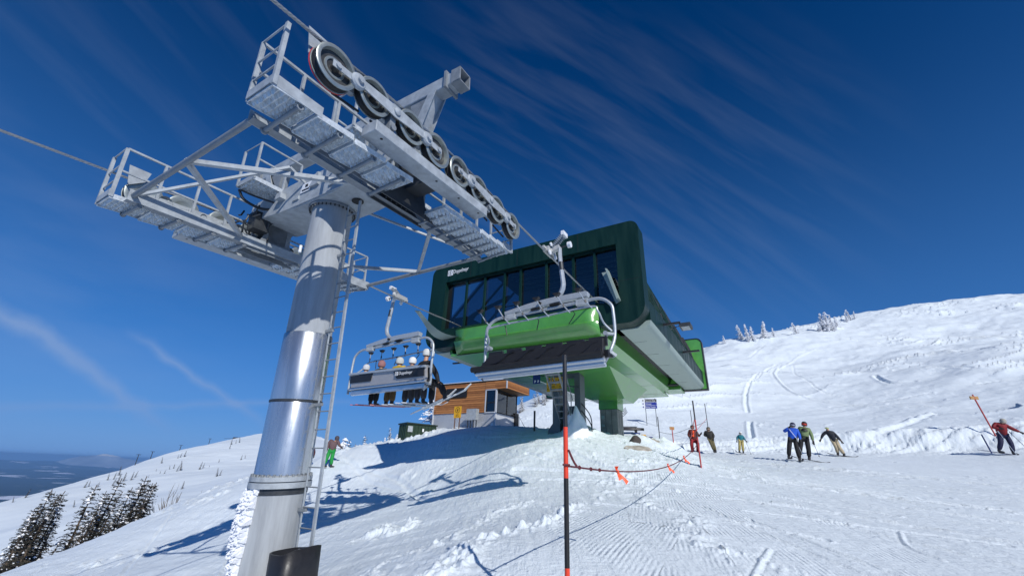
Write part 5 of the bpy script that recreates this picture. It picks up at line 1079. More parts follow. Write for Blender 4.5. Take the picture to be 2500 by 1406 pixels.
for fi, lab in ((.035, 'first'), (.07, 'second'), (.105, 'third'), (.81, 'far')):
    p = LC[int(fi*len(LC))]; mb = MB(); rr_ = .012 if fi < .2 else .03; mb.tube(catrom([p+Vector((-rr_, 0, 0)), p+Vector((0, 0, rr_)), p+Vector((rr_, 0, 0)), p+Vector((0, 0, -rr_)), p+Vector((-rr_, 0, .005))], 4), .007, 6)
    tag(mb.build('line_knot', DRED), {'first': 'dark red knot on the flagged cord nearest the foreground pole', 'second': 'middle of three dark red knots on the cord near the foreground pole', 'third': 'dark red knot next to the biggest orange flag', 'far': 'dark red knot near the upper far end of the flagged cord'}[lab], 'knot')
for fi, s_, lab in ((.17, 1.0, 'largest orange flag ribbon, nearest the foreground pole'), (.47, .9, 'middle orange flag ribbon on the sagging cord'), (.66, 1.0, 'farthest orange flag ribbon on the sagging cord')):
    p = LC[int(fi*len(LC))]; mb = MB()
    s_ *= .72
    for (dx, dz, L) in ((.75, -.65, .20*s_), (-.1, 1., .10*s_), (.45, -.9, .10*s_)):
        d = Vector((dx, .15, dz)).normalized(); w = Vector((-d.z, .3, d.x)).normalized()*.028*s_; k = []
        for i in range(5): f = i/4; c = p+d*L*f+Vector((0, .015*math.sin(f*5), -.02*f*f)); ww = w*(.25+.9*f); k += [c-ww, c+ww]
        mb.add(k, [(2*i, 2*i+1, 2*i+3, 2*i+2) for i in range(4)])
    mb.tube([p-Vector((.015, 0, 0)), p+Vector((.015, 0, 0))], .016, 6)
    tag(mb.build('flag_ribbon', TAPE), lab, 'flag', 'orange ribbons tied on the cord')
line_('back_line', [(10.44, 30.3, G(10.44, 30.3)+.75), (11.2, 29.9, G(11.2, 29.9)+.7), (12.6, 30.6, G(12.6, 30.6)+.85), (14.3, 31.4, G(14.3, 31.4)+1.15)], .012, DARKST, 'thin grey cord running behind the patroller towards the trail sign')
line_('back_line', [(FX+.0, FY, FZ+1.42), (FX+.9, FY+2.6, FZ+1.1), (13.2*.62, 31.4*.62, FZ+1.5), (14.35, 31.4, G(14.35, 31.4)+1.35)], .010, REDP, 'thin red cord from the far marker pole to the dark pole behind it')
# ski and tool rack by the column, padded sled, dirty snow with a rock
tr_ = empty('tool_rack', (9.35, 36.2, G(9.35, 36.2)), (0, 0, -.3), 'dark rack with curved tines standing behind the concrete column', 'rack')
mb = MB(); mb.bar((-.1, 0, -.3), (0, 0, 1.6), .07); mb.build('mast', DARKST, tr_); mb = MB(); plate(mb, .35, .22, .03, -.1, 2.0); mb.build('rack_sign', BLUES, tr_)
for i in range(5): mb = MB(); mb.tube(catrom([(0, 0, .75+.12*i), (.3, 0, .8+.12*i), (.62-.03*i, 0, 1.12+.09*i)], 4), .022, 6); mb.build('tine', DARKST, tr_)
sl = empty('rescue_sled', (9.3, 33.6, G(9.3, 33.6)+.18), (0, 0, -.3), 'dark padded rescue sled lying in the snow behind the concrete column', 'sled')
mb = MB(); vs = []
for i in range(9):
    f = i/8; w = .28*math.sin(math.pi*min(1, .25+f*.9))**.5*(1 if f < .95 else .6); vs += [(-.8+1.9*f, -w, .12+.10*f*0-.05*f), (-.8+1.9*f, w, .12-.05*f), (-.8+1.9*f, w*.8, .36-.10*f), (-.8+1.9*f, -w*.8, .36-.10*f)]
fs = [(4*i+j, 4*i+(j+1) % 4, 4*i+4+(j+1) % 4, 4*i+4+j) for i in range(8) for j in range(4)]+[(0, 3, 2, 1), (32, 33, 34, 35)]
mb.add(vs, fs); mb.build('sled_hull', BLACKP, sl, smooth=True); mb = MB(); mb.box(-.8, .6, -.24, .24, .30, .36); mb.build('sled_cover', GALVD, sl); mb = MB(); mb.box(-.7, -.5, -.3, .3, -.1, .14); mb.box(.4, .6, -.3, .3, -.1, .14); mb.build('runner', BLK, sl)
def blob(name, x, y, rx, ry, h, m, label, cat, seed, n=40):
    mb = MB(); rg = random.Random(seed); vs = []; N1, N2 = 18, n
    for i in range(N1):
        for j in range(N2):
            r_ = i/(N1-1); a = 2*math.pi*j/N2; xx = x+rx*r_*math.cos(a)*(1+.35*float(vnoise(np.array(math.cos(a)*2+seed), np.array(math.sin(a)*2)))); yy = y+ry*r_*math.sin(a)*(1+.3*float(vnoise(np.array(math.cos(a)*3), np.array(math.sin(a)*3+seed))))
            hh = h*(1-r_*r_)*(.55+.9*float(vnoise(np.array(xx*5.), np.array(yy*5.), seed))); vs.append((xx, yy, G(xx, yy)+hh-.012*(r_ > .93)*3+.004))
    fs = [(i*N2+j, i*N2+(j+1) % N2, (i+1)*N2+(j+1) % N2, (i+1)*N2+j) for i in range(N1-1) for j in range(N2)]
    mb.add(vs, fs); return mb.build(name, m, smooth=True)
tag(blob('dirt_patch', 4.45, 15.2, .45, .26, .02, BROWN, '', '', 3), kind='structure'); tag(blob('dirt_patch', 5.3, 16.6, .42, .16, .03, BROWN, '', '', 6), kind='structure')
tag(blob('rock', 4.62, 15.9, .20, .16, .16, mat('dark_rock', (.06, .05, .045), .9, 0, .3, 9), '', '', 9, 20), 'dark brown rock poking out of the dirty snow by the column', 'rock')
tag(blob('snow_pile', 2.62, 16.7, .42, .5, .8, RIME, '', '', 12), 'lumpy snow pile heaped against the steel stair column of the station', 'snow pile')

# ------------------------------------------------------------------ distant lift terminal on the ridge
rx_, ry_ = -300, 540
dz = float(ridge(np.array([rx_]), np.array([ry_]))[0])
dt = empty('distant_lift_terminal', (rx_-19, ry_, dz), (0, 0, .1), 'tiny dark lift terminal on the far ridge crest left of the tower', 'lift terminal')
dt.scale = (.55, .55, .55); dt.location = (-319, 540, float(ridge(np.array([-319.]), np.array([540.]))[0])-2); mb = MB(); mb.box(-9, 9, -3, 3, 3.5, 7); mb.build('canopy', DARKST, dt); mb = MB(); mb.box(-3, -1.5, -1, 1, -2, 3.5); mb.box(3, 4.5, -1, 1, -2, 3.5); mb.build('support', DARKST, dt); mb = MB(); mb.bar((-9, 0, 5), (-28, 0, 3.4), .5); mb.build('line_mast', DARKST, dt)
for (x, y, h) in ((-262, 330, 7), (-285, 372, 7), (-298, 420, 7), (-306, 470, 7)):
    z = float(ridge(np.array([x]), np.array([y]))[0]); o = empty('distant_pylon', (x, y, z), (0, 0, 0), 'thin lift pylon on the skyline of the far ridge', 'pylon', 'pylons along the far ridge'); mb = MB(); mb.bar((0, 0, -1), (0, 0, h), .35); mb.build('mast', DARKST, o); mb = MB(); mb.bar((-1.6, 0, h), (1.6, 0, h), .3); mb.build('crossarm', DARKST, o)
# ------------------------------------------------------------------ trees
def spray(mb, c, d, L, w, rg, droop=.35):
    """a flat needle-covered branchlet: ragged strip of small faces"""
    d = d.normalized(); s_ = d.cross(Vector((0, 0, 1)));
    if s_.length < 1e-3: s_ = Vector((1, 0, 0))
    s_.normalize(); n = 3
    for i in range(n):
        f0, f1 = i/n, (i+1.25)/n
        for sg in (-1, 1):
            p0 = c+d*L*f0-Vector((0, 0, droop*L*f0*f0)); p1 = c+d*L*min(1, f1)-Vector((0, 0, droop*L*f1*f1)); e = p0+(d*.6+s_*sg).normalized()*w*(1-.55*f0)*rg.uniform(.7, 1.3)+Vector((0, 0, rg.uniform(-.25, .1)*w))
            mb.add([p0, p1, e], [(0, 1, 2)])
def conifer(name, h, seed, lean=0., rime=.0, dens=1., width=.22, wind=0.):
    """unit conifer mesh trio (trunk, crown, snow) of height h, base at origin"""
    rg = random.Random(seed); tr = MB(); cr_ = MB(); sn = MB()
    def axis(z): f = z/h; return Vector((lean*h*f*f, 0, z))
    tr.tube([axis(h*i/8)+Vector((rg.uniform(-.01, .01)*h*.3, 0, 0)) for i in range(9)], [max(.004, h*.022*(1-i/8.2)) for i in range(9)], 7)
    lv = int(20*dens)
    for i in range(lv):
        f = .06+.92*i/lv; z = h*f; base = axis(z); L0 = h*width*(1-f)**.95*(.6+.8*rg.random())+h*.012
        nb = 6 if f < .8 else 4
        for j in range(nb):
            a = 2*math.pi*(j+rg.random()*.8)/nb+i; L = L0*rg.uniform(.55, 1.2)*(1+wind*math.cos(a)*.8)
            if L < h*.01: continue
            d = Vector((math.cos(a), math.sin(a), rg.uniform(-.25, .25)-.1+.55*f)); p = base; k = max(2, int(L/(h*.045)))
            tr.tube([base, base+d.normalized()*L*.9-Vector((0, 0, .2*L*.5))], [h*.004, h*.0015], 3, False)
            for q in range(k):
                fq = (q+.6)/k; c = base+d.normalized()*L*fq-Vector((0, 0, .3*L*fq*fq)); w = h*.045*(1.15-.6*fq)
                if rg.random() > rime*.7:
                    spray(cr_, c, d+Vector((rg.uniform(-.5, .5), rg.uniform(-.5, .5), rg.uniform(-.2, .2))), h*.05, w*.8, rg)
                if rg.random() < rime:
                    r_ = h*(.018 if rime < .99 else .030)*rg.uniform(.5, 1.7); cc = c+Vector((0, 0, r_*.4)); vs = [cc+Vector((r_*math.cos(t)*rg.uniform(.7, 1.4), r_*math.sin(t)*rg.uniform(.7, 1.4), -r_*.3)) for t in (0, 1.26, 2.5, 3.8, 5.0)]+[cc+Vector((0, 0, r_*rg.uniform(.5, 1.)))]
                    sn.add(vs, [(0, 1, 5), (1, 2, 5), (2, 3, 5), (3, 4, 5), (4, 0, 5), (4, 3, 2, 1, 0)])
    return tr, cr_, sn
PROTO = {}
def proto(key, **kw):
    if key not in PROTO: PROTO[key] = (conifer(key, 1.0, **kw), [None, None, None])
    return PROTO[key]
def tree(key, kw, x, y, z, h, label, group, rz=0, tilt=0, name='conifer_tree', parts=True):
    (tr, cr_, sn), ms = proto(key, **kw)
    o = empty(name, (x, y, z), (0, tilt, rz), label, 'tree', group); o.scale = (h, h, h)
    for i, (mb, nm, m) in enumerate(((tr, 'trunk', BARK), (cr_, 'crown', NEEDLE), (sn, 'snow_clump', RIME))):
        if not mb.f: continue
        if ms[i] is None:
            c = mb.build(nm, m, o); ms[i] = c.data
        else: c = bpy.data.objects.new(nm, ms[i]); COL.objects.link(c); c.parent = o
    return o
rt = random.Random(12)
WN = mat('rimed_needles', (.16, .17, .165), .9, 0, .4, 9)
# grove at the lower left: dark, wind-bent
A = [(-27.2, 28, 3.9, 'd'), (-24.7, 26, 3.6, 'd'), (-28.0, 30, 4.6, 'd'), (-24.8, 27, 2.7, 'd'), (-23.4, 24, 2.4, 's'), (-24.2, 27, 1.6, 't'), (-25.5, 29, 2.0, 't'),
     (-25.9, 30, 2.3, 's'), (-26.3, 31, 4.2, 'd'), (-27.5, 33, 5.6, 'd'), (-25.4, 31, 3.8, 'd'), (-26.6, 33, 3.6, 's'), (-27.0, 34, 5.0, 'd'), (-25.8, 33, 3.7, 't'), (-27.8, 36, 6.3, 'd'), (-25.8, 34, 4.7, 'd'), (-27.0, 36, 5.6, 'd'), (-23.9, 28, 2.1, 's'), (-23.5, 30, 1.9, 's'), (-25.0, 32, 2.9, 'd'), (-27.9, 32, 5.3, 'd'), (-26.2, 34.5, 5.0, 'd'), (-27.3, 34.8, 5.6, 'd'), (-26.9, 32.2, 4.3, 'd'), (-26.3, 27.5, 4.3, 'd'), (-27.6, 29, 4.7, 'd'), (-25.6, 26.2, 3.3, 'd')]
KW = {'d': [dict(seed=21, lean=.05, rime=.06, width=.15, wind=.3, dens=1.3), dict(seed=22, lean=.08, rime=.05, width=.14, wind=.4, dens=1.3), dict(seed=23, lean=.03, rime=.08, width=.17, wind=.2, dens=1.3)],
      's': [dict(seed=31, lean=.12, rime=.16, width=.20, wind=.5), dict(seed=32, lean=.06, rime=.14, width=.17, wind=.3)], 't': [dict(seed=41, lean=.25, rime=.10, width=.10, dens=.7, wind=.8)],
      'r': [dict(seed=51, lean=.03, rime=1.0, width=.24, dens=.8, wind=.5), dict(seed=52, lean=.14, rime=1.0, width=.34, dens=.7, wind=.6), dict(seed=53, lean=-.08, rime=1.0, width=.20, dens=.8, wind=.3)], 'h': [dict(seed=61, lean=.10, rime=.55, width=.34, dens=1.0, wind=.3), dict(seed=62, lean=.05, rime=.6, width=.20, dens=1.1)]}
POS = ['at the very left edge of the grove', 'in the left clump', 'in the left clump behind', 'of the left clump', 'low in the left clump', 'between the two clumps', 'between the two clumps, farther', 'at the left foot of the large grove', 'of the large grove, left', 'of the large grove, tallest on its left', 'of the large grove', 'low in the large grove', 'of the large grove, middle', 'bare topped in the large grove', 'of the large grove, tallest of all', 'of the large grove, right half', 'of the large grove, right end', 'lowest in front of the large grove', 'small, right foot of the large grove', 'small, inside the large grove', 'of the large grove, behind its left part', 'of the large grove, behind its right part', 'of the large grove, just left of the tallest', 'of the large grove, low behind its left part', 'of the left clump, right side', 'of the left clump, farthest back', 'of the left clump, nearest']
for i, (x, y, h, k) in enumerate(A):
    j = i % len(KW[k]); lab = {'d': 'dark snow flecked conifer ', 's': 'short bushy conifer ', 't': 'thin bent conifer '}[k]+POS[i]
    tree(k+str(j), KW[k][j], x, y, G(x, y)-.15, h*1.12, lab, 'conifers of the lower left grove', rt.uniform(-.5, .5), .06)
# half buried group beyond the crest by the tower, and the two by the container
Bn = [(-13.9, 36, 4.2, 'h'), (-13.8, 37, 4.1, 'r'), (-12.7, 35, 3.0, 'h'), (-13.4, 38, 4.2, 'h'), (-13.4, 39, 4.5, 'r'), (-12.1, 36, 2.9, 'h'), (-11.2, 34, 1.7, 'h'), (-12.2, 40, 3.9, 'h'), (-8.8, 33, 1.3, 'r'), (-8.7, 34, 2.1, 'h'), (-7.9, 32, 1.1, 'r'), (-7.8, 33, 1.9, 'h'), (-15.5, 38, 3.6, 'h'), (-12.4, 33, 1.9, 'h'), (-12.9, 36.5, 3.2, 'h'), (-5.2, 31.5, 3.6, 'r')]
for i, (x, y, h, k) in enumerate(Bn):
    j = i % len(KW[k]); tree(k+str(j), KW[k][j], x, y, G(x, y)-.1, h, 'snow laden conifer behind the crest between tower and container', 'half buried conifers behind the crest', rt.uniform(0, 6), .03)
# rime covered trees on the hill skyline
Hh = [(45.2, 85.6, 1.5), (48.9, 85.4, 2.8), (49.1, 83.7, 3.1), (50.1, 83.7, 2.5), (52.6, 84.1, 3.0), (53.8, 84.9, 2.3), (56.0, 85.7, 1.7), (60.5, 84.9, 2.2), (61.9, 86.3, 1.1), (68.2, 87.2, 3.4), (68.9, 86.7, 3.6), (70.4, 87.3, 3.0), (72.9, 88.9, 2.3), (83.1, 96.7, 2.5), (84.5, 97.0, 1.8), (33.8, 73.6, 2.0), (35.9, 76.6, 0.9), (81.2, 95.7, 2.0), (69.6, 86.0, 1.8), (67.2, 86.6, 1.6)]
for i, (x, y, h) in enumerate(Hh):
    tree('r%d' % (i % 3), KW['r'][i % 3], x, y, G(x, y)-.2, h*1.3, 'rime covered white conifer on the skyline of the right hill', 'white conifers along the hill skyline', rt.uniform(0, 6), .03)
for i, (x, y, h) in enumerate([(3.3, 45.1, 1.5), (3.7, 45.3, 1.3), (2.9, 44.1, 1.3), (4.1, 45.5, 1.6), (4.6, 46.3, 1.2), (1.3, 42.9, 1.6), (1.6, 43.5, 1.3), (3.8, 44.2, 1.3)]):
    tree('h%d' % (i % 2), KW['h'][i % 2], x, y, G(x, y)-.1, h*1.1, 'bushy snow crusted conifer on the slope seen under the station', 'bushy conifers under the station', rt.uniform(0, 6), .1)
# small clumps over the far ridge
RG = [(-190, 187, 1.6), (-195, 196, 2.5), (-179, 189, 2.3), (-184, 196, 1.3), (-150, 169, 1.7), (-187, 212, 2.2), (-187, 214, 1.8), (-182, 212, 1.5), (-183, 214, 1.5), (-204, 243, 2.5), (-202, 244, 2.5), (-209, 255, 3.3), (-183, 224, 3.1), (-180, 218, 2.4), (-187, 232, 3.0), (-185, 234, 2.8), (-190, 242, 2.3), (-218, 295, 2.6), (-221, 312, 1.7), (-221, 314, 2.2), (-219, 315, 2.8), (-191, 266, 1.6), (-191, 269, 1.9), (-186, 253, 1.1), (-183, 252, 1.5), (-181, 258, 2.3), (-181, 261, 3.7), (-174, 266, 3.0), (-177, 273, 2.2), (-141, 230, 2.8), (-141, 232, 2.0), (-211, 350, 2.2), (-222, 369, 3.3), (-224, 378, 2.0), (-224, 383, 3.4), (-175, 306, 2.2), (-177, 314, 1.7), (-191, 357, 1.6), (-194, 364, 2.6), (-151, 200, 3.4), (-193, 259, 1.1), (-137, 202, 2.3), (-181, 239, 1.0), (-176, 277, 1.0), (-184, 298, 1.6)]
for i, (x, y, h) in enumerate(RG):
    z = float(ridge(np.array([x]), np.array([y]))[0]); k = 'd%d' % (i % 3); tree(k, KW['d'][i % 3], x, y, z-.2, h*1.5, 'small dark conifer scattered on the far left ridge', 'small conifers over the far ridge', rt.uniform(0, 6), .12)
# leafless bush
def bush(x, y, z, h, n, seed, label, spread):
    rg = random.Random(seed); o = empty('bare_bush', (x, y, z), (0, 0, 0), label, 'bush'); mb = MB()
    def br(p, d, L, r, lv):
        pts = [p]; dd = d.copy()
        for i in range(5): dd = (dd+Vector((rg.uniform(-.12, .14), rg.uniform(-.1, .1), rg.uniform(-.03, .12)))).normalized(); pts.append(pts[-1]+dd*L/5)
        mb.tube(pts, [r*(1-.15*i) for i in range(6)], 5, False)
        if lv > 0:
            for i in range(4): k = rg.randint(1, 4); br(pts[k], (dd+Vector((rg.uniform(-.6, .6), rg.uniform(-.5, .5), rg.uniform(-.1, .4)))).normalized(), L*rg.uniform(.35, .6), r*.55, lv-1)
    for i in range(n): a = spread[0]+(spread[1]-spread[0])*i/(n-1); br(Vector((rg.uniform(-.2, .2), rg.uniform(-.2, .2), 0)), Vector((math.cos(a), rg.uniform(-.3, .3), math.sin(a))), h*rg.uniform(.7, 1.1), h*.014, 2)
    mb.build('branches', DEADW, o)
bush(-24.5, 36.5, G(-24.5, 36.5)-.3, 4.2, 11, 4, 'leafless grey bush fanning out behind the snow crest right of the grove', (.45, 2.35))

# ------------------------------------------------------------------ people
def skin(name, V, E, m, parent, root=0, sub_=1):
    me = bpy.data.meshes.new(name); me.from_pydata([v[:3] for v in V], E, []); me.materials.append(m)
    o = bpy.data.objects.new(name, me); COL.objects.link(o); o.parent = parent
    md = o.modifiers.new('skin', 'SKIN'); md.use_smooth_shade = True
    for i, v in enumerate(V):
        s = me.skin_vertices[0].data[i]; s.radius = (v[3], v[4] if len(v) > 4 else v[3]); s.use_root = (i == root)
    ss = o.modifiers.new('sub', 'SUBSURF'); ss.levels = sub_; ss.render_levels = sub_; return o
CM = {}
def cloth(c):
    k = tuple(c)
    if k not in CM: CM[k] = mat('fabric_%d' % len(CM), c, .75, 0, .15, 9, .3, 25)
    return CM[k]
TILT = 0.
BASE = dict(pel=(0, 0, .96), ch=(0, 0, 1.28), nk=(0, 0, 1.47), hd=(0, 0, 1.63), shL=(-.19, 0, 1.41), shR=(.19, 0, 1.41), elL=(-.27, .02, 1.14), elR=(.27, .02, 1.14), wrL=(-.28, -.08, .9), wrR=(.28, -.08, .9),
            hpL=(-.10, 0, .92), hpR=(.10, 0, .92), knL=(-.13, -.05, .50), knR=(.13, -.05, .50), anL=(-.14, 0, .10), anR=(.14, 0, .10))
def person(loc, rz, label, jac, pan, hel, pose={}, face=(0, -1), gog=None, glove=(.02, .02, .022), boot=(.03, .03, .035), ski=None, group=None, extra=None, hood=False, H=1.0, hem=.06):
    J = dict(BASE); J.update(pose); J = {k: Vector(v) for k, v in J.items()}
    global TILT
    tilt = TILT; TILT = 0.
    o = empty('person', loc, (0, tilt, rz), label, 'person', group); o.scale = (H, H, H)
    fc = Vector((face[0], face[1], 0)).normalized()
    hd = J['hd']; nose = hd+fc*.105+Vector((0, 0, -.02))
    def v(k, r, r2=None): p = J[k]; return (p.x, p.y, p.z, r, r2 or r)
    V = [v('pel', .13, .10), v('ch', .14, .10), v('nk', .055), (hd.x, hd.y, hd.z-.03, .078, .085), (hd.x, hd.y, hd.z+.07, .075, .08), (nose.x, nose.y, nose.z, .016), v('shL', .06), v('elL', .045), v('wrL', .03), v('shR', .06), v('elR', .045), v('wrR', .03),
         v('hpL', .085), v('knL', .06), v('anL', .042), v('hpR', .085), v('knR', .06), v('anR', .042)]
    E = [(0, 1), (1, 2), (2, 3), (3, 4), (3, 5), (1, 6), (6, 7), (7, 8), (1, 9), (9, 10), (10, 11), (0, 12), (12, 13), (13, 14), (0, 15), (15, 16), (16, 17)]
    skin('body', V, E, SKIN, o)
    lo = J['pel']+(J['pel']-J['ch'])*.12-Vector((0, 0, hem)); mid = (J['pel']+J['ch'])/2
    def p5(p, r, r2=None): return (p.x, p.y, p.z, r, r2 or r)
    V = [p5(J['ch'], .225, .165), p5(mid, .21, .16), p5(lo, .225, .18), p5(J['nk']-Vector((0, 0, .03)), .085), p5(J['shL'], .105), p5(J['elL'], .085), p5(J['wrL']+(J['elL']-J['wrL'])*.12, .052), p5(J['shR'], .105), p5(J['elR'], .085), p5(J['wrR']+(J['elR']-J['wrR'])*.12, .052)]
    E = [(0, 1), (1, 2), (0, 3), (0, 4), (4, 5), (5, 6), (0, 7), (7, 8), (8, 9)]
    if hood: V.append(p5(J['hd']+Vector((0, .02, 0))-fc*.03, .11)); E.append((3, 10))
    skin('jacket', V, E, cloth(jac), o)
    V = [p5(J['pel']-Vector((0, 0, .02)), .15, .12), p5(J['hpL'], .13), p5(J['knL'], .108), p5(J['anL']+Vector((0, 0, .02)), .098), p5(J['hpR'], .13), p5(J['knR'], .108), p5(J['anR']+Vector((0, 0, .02)), .098)]
    skin('trousers', V, [(0, 1), (1, 2), (2, 3), (0, 4), (4, 5), (5, 6)], cloth(pan), o)
    if hel is not None:
        mb = MB(); mb.lathe(hd+Vector((0, 0, .02))-fc*.012, (0, 0, 1), [(-.09, .11), (-.03, .125), (.04, .118), (.09, .09), (.115, .05), (.122, .001)], 16); mb.build('helmet', cloth(hel), o, smooth=True)
    if gog is not None:
        mb = MB(); s_ = Vector((-fc.y, fc.x, 0)); P = [hd+fc*(.125-.04*abs(t))+s_*t*.085+Vector((0, 0, zz)) for zz in (-.035, .03) for t in (-1, -.5, 0, .5, 1)]; mb.add(P, [(i, i+1, i+6, i+5) for i in range(4)]); g_ = mb.build('goggles', cloth(gog), o); sf = g_.modifiers.new('t', 'SOLIDIFY'); sf.thickness = .03; sf.offset = 1
    for sd in ('L', 'R'):
        w = J['wr'+sd]; d = (w-J['el'+sd]).normalized(); s_ = d.cross(fc if abs(d.dot(fc)) < .9 else Vector((0, 0, 1))).normalized(); n_ = d.cross(s_)
        mb = MB(); mb.tube([w-d*.04, w+d*.02, w+d*.09], [.042, .04, .036], 8)
        for i in range(4):
            r_ = w+d*.085+s_*(.027-.018*i); L = (.06, .068, .064, .052)[i]; mb.tube([r_, r_+d*L*.55+n_*.012, r_+d*L*.75+n_*.04], [.013, .012, .010], 6)
        mb.tube([w+d*.03+s_*.035, w+d*.065+s_*.062+n_*.01, w+d*.095+s_*.06+n_*.025], [.014, .013, .011], 6); mb.build('glove', cloth(glove), o, smooth=True)
        a = J['an'+sd]; mb = MB(); mb.tube([a+Vector((0, 0, .06)), a-Vector((0, 0, .02)), a+fc*.03-Vector((0, 0, .06)), a+fc*.15-Vector((0, 0, .065)), a+fc*.2-Vector((0, 0, .07))], [.06, .062, .06, .05, .035], 8); mb.build('boot', cloth(boot), o, smooth=True)
        if ski:
            dv = Vector((ski['d'][0], ski['d'][1], ski.get('up', 0))).normalized(); L = ski.get('L', 1.65); s_ = dv.cross(Vector((0, 0, 1))).normalized()*.045; b0 = a-Vector((0, 0, .115)); K = []
            for i in range(9): f = i/8; p = b0+dv*L*(f-.45)+Vector((0, 0, .10*max(0, (f-.86)/.14)**1.5)); ww = s_*(1.1 if f > .8 else .85)*(.5 if i in (0, 8) else 1); K += [p-ww, p+ww, p+ww+Vector((0, 0, .02)), p-ww+Vector((0, 0, .02))]
            mb = MB(); mb.add(K, [(4*i+j, 4*i+(j+1) % 4, 4*i+4+(j+1) % 4, 4*i+4+j) for i in range(8) for j in range(4)]+[(0, 3, 2, 1), (32, 33, 34, 35)]); mb.build('ski', cloth(ski['c']), o)
    if extra: extra(o, J)
    return o
def board(o, a, b2, c=(.03, .03, .035), w=.13):
    a = Vector(a); b2 = Vector(b2); d = (b2-a).normalized(); s_ = d.cross(Vector((0, 0, 1))).normalized()*w; K = []; L = (b2-a).length
    for i in range(11): f = i/10; k = math.sin(math.pi*min(max(f, .06), .94))**.25; p = a+d*L*f+Vector((0, 0, .07*(max(0, abs(f-.5)-.38)/.12))); K += [p-s_*k, p+s_*k, p+s_*k+Vector((0, 0, .02)), p-s_*k+Vector((0, 0, .02))]
    mb = MB(); mb.add(K, [(4*i+j, 4*i+(j+1) % 4, 4*i+4+(j+1) % 4, 4*i+4+j) for i in range(10) for j in range(4)]+[(0, 3, 2, 1), (40, 41, 42, 43)]); return mb.build('snowboard', cloth(c), o)
def ski_pole(a, b2, label, m=None):
    mb = MB(); a = Vector(a); b2 = Vector(b2); d = (b2-a).normalized(); mb.tube([a, b2], .010, 6); mb.tube([a-d*.02, a+d*.1], .018, 6); mb.tube([b2-d*.07, b2-d*.06], .04, 8); return tag(mb.build('ski_pole', m or DARKST), label, 'ski pole', 'ski poles')
def at_(x, y, dz=0.): return (x, y, G(x, y)+.09+dz)
def face_cam(x, y): return -math.atan2(x, y)     # local +y points away from the camera
x, y = 14.02, 22.1
def strap_(o, J): mb = MB(); mb.tube(catrom([J['shL']+Vector((.0, -.13, .04)), Vector((.0, -.18, 1.22)), Vector((.17, -.17, 1.0)), Vector((.2, -.1, .88))], 5), .010, 5); mb.build('lanyard', WHITE, o)
TILT = .2; person(at_(x, y), face_cam(x, y), 'skier in blue jacket and black trousers raising one arm to the face', (.012, .085, .50), (.008, .008, .010), (.012, .014, .05), dict(elL=(-.36, -.10, 1.24), wrL=(-.14, -.22, 1.47), hpR=(.12, 0, .92), knR=(.2, -.04, .50), anR=(.30, 0, .09), hd=(.0, -.02, 1.62), elR=(.28, -.02, 1.16), wrR=(.33, -.12, .95)), gog=(.25, .27, .35), ski=dict(d=(.15, -1), c=(.03, .03, .04)), H=1.0, extra=strap_)
x, y = 14.68, 22.2
def sb_(o, J): board(o, (-.55, -.05, -.01), (1.0, .0, .01)); mb = MB(); mb.box(-.2, .2, -.175, -.12, 1.02, 1.06); mb.build('belt', BLK, o); mb = MB(); mb.lathe((0, .0, 1.36), (0, 0, 1), [(-.06, .19), (0, .175), (.06, .13), (.09, .09)], 14); mb.build('shoulder_yoke', BLK, o, smooth=True)
TILT = .2; person(at_(x, y), face_cam(x, y), 'snowboarder in sage green jacket and red goggles beside the skier in blue', (.16, .22, .10), (.008, .008, .009), (.02, .015, .018), dict(hpL=(-.12, 0, .92), knL=(-.16, -.06, .5), anL=(-.18, 0, .1), knR=(.17, -.05, .5), anR=(.2, 0, .1), elL=(-.27, -.02, 1.16), wrL=(-.30, -.05, .92), elR=(.30, .0, 1.14), wrR=(.36, -.06, .88)), gog=(.5, .04, .02), extra=sb_, H=1.02)
ski_pole((15.10, 21.9, G(14.68, 22.2)+.92), (15.16, 21.75, G(15.1, 21.8)+.22), 'ski pole hanging from the hand of the snowboarder in sage green')
ski_pole((14.28, 21.9, G(14.0, 22.1)+1.0), (14.45, 21.8, G(14.4, 21.8)+.02), 'light ski pole held between the skier in blue and the snowboarder', ALU)
x, y = 18.56, 25.5
def sb2(o, J): board(o, (-.25, -.15, -.03), (1.15, .1, .02), (.05, .05, .06))
TILT = .15; person(at_(x, y), face_cam(x, y), 'snowboarder in black hooded jacket leaning with both arms spread wide', (.012, .014, .022), (.42, .34, .22), None, dict(pel=(.12, 0, .82), ch=(-.05, -.06, 1.10), nk=(-.12, -.1, 1.27), hd=(-.19, -.14, 1.42), shL=(-.24, -.08, 1.22), shR=(.10, -.08, 1.20), elL=(-.42, -.1, 1.0), wrL=(-.52, -.12, .74), elR=(.28, -.1, 1.0), wrR=(.45, -.12, .78), hpL=(.03, 0, .78), hpR=(.20, 0, .80), knL=(.18, -.12, .44), knR=(.30, -.12, .46), anL=(.24, 0, .08), anR=(.52, 0, .09)), gog=(.35, .42, .18), hood=True, extra=sb2, H=.98, hem=.12, glove=(.05, .04, .04))
x, y = 13.77, 26.3
TILT = .12; person(at_(x, y), face_cam(x, y), 'skier in teal jacket and mustard trousers standing alone', (.012, .16, .20), (.40, .33, .12), (.7, .7, .68), dict(knL=(-.10, -.1, .5), knR=(.12, -.1, .5), hd=(-.02, -.04, 1.5), nk=(-.01, 0, 1.36), ch=(0, 0, 1.18), shL=(-.15, 0, 1.3), shR=(.15, 0, 1.3), elR=(.26, -.05, 1.1), wrR=(.36, -.1, .98)), gog=(.05, .05, .05), H=.72, ski=dict(d=(-.3, -1), c=(.1, .1, .12)))
ski_pole((14.07, 26.2, G(13.77, 26.3)+.85), (14.22, 26.1, G(14.2, 26.1)), 'ski pole planted at the right of the skier in teal')
x, y = 12.23, 26.75
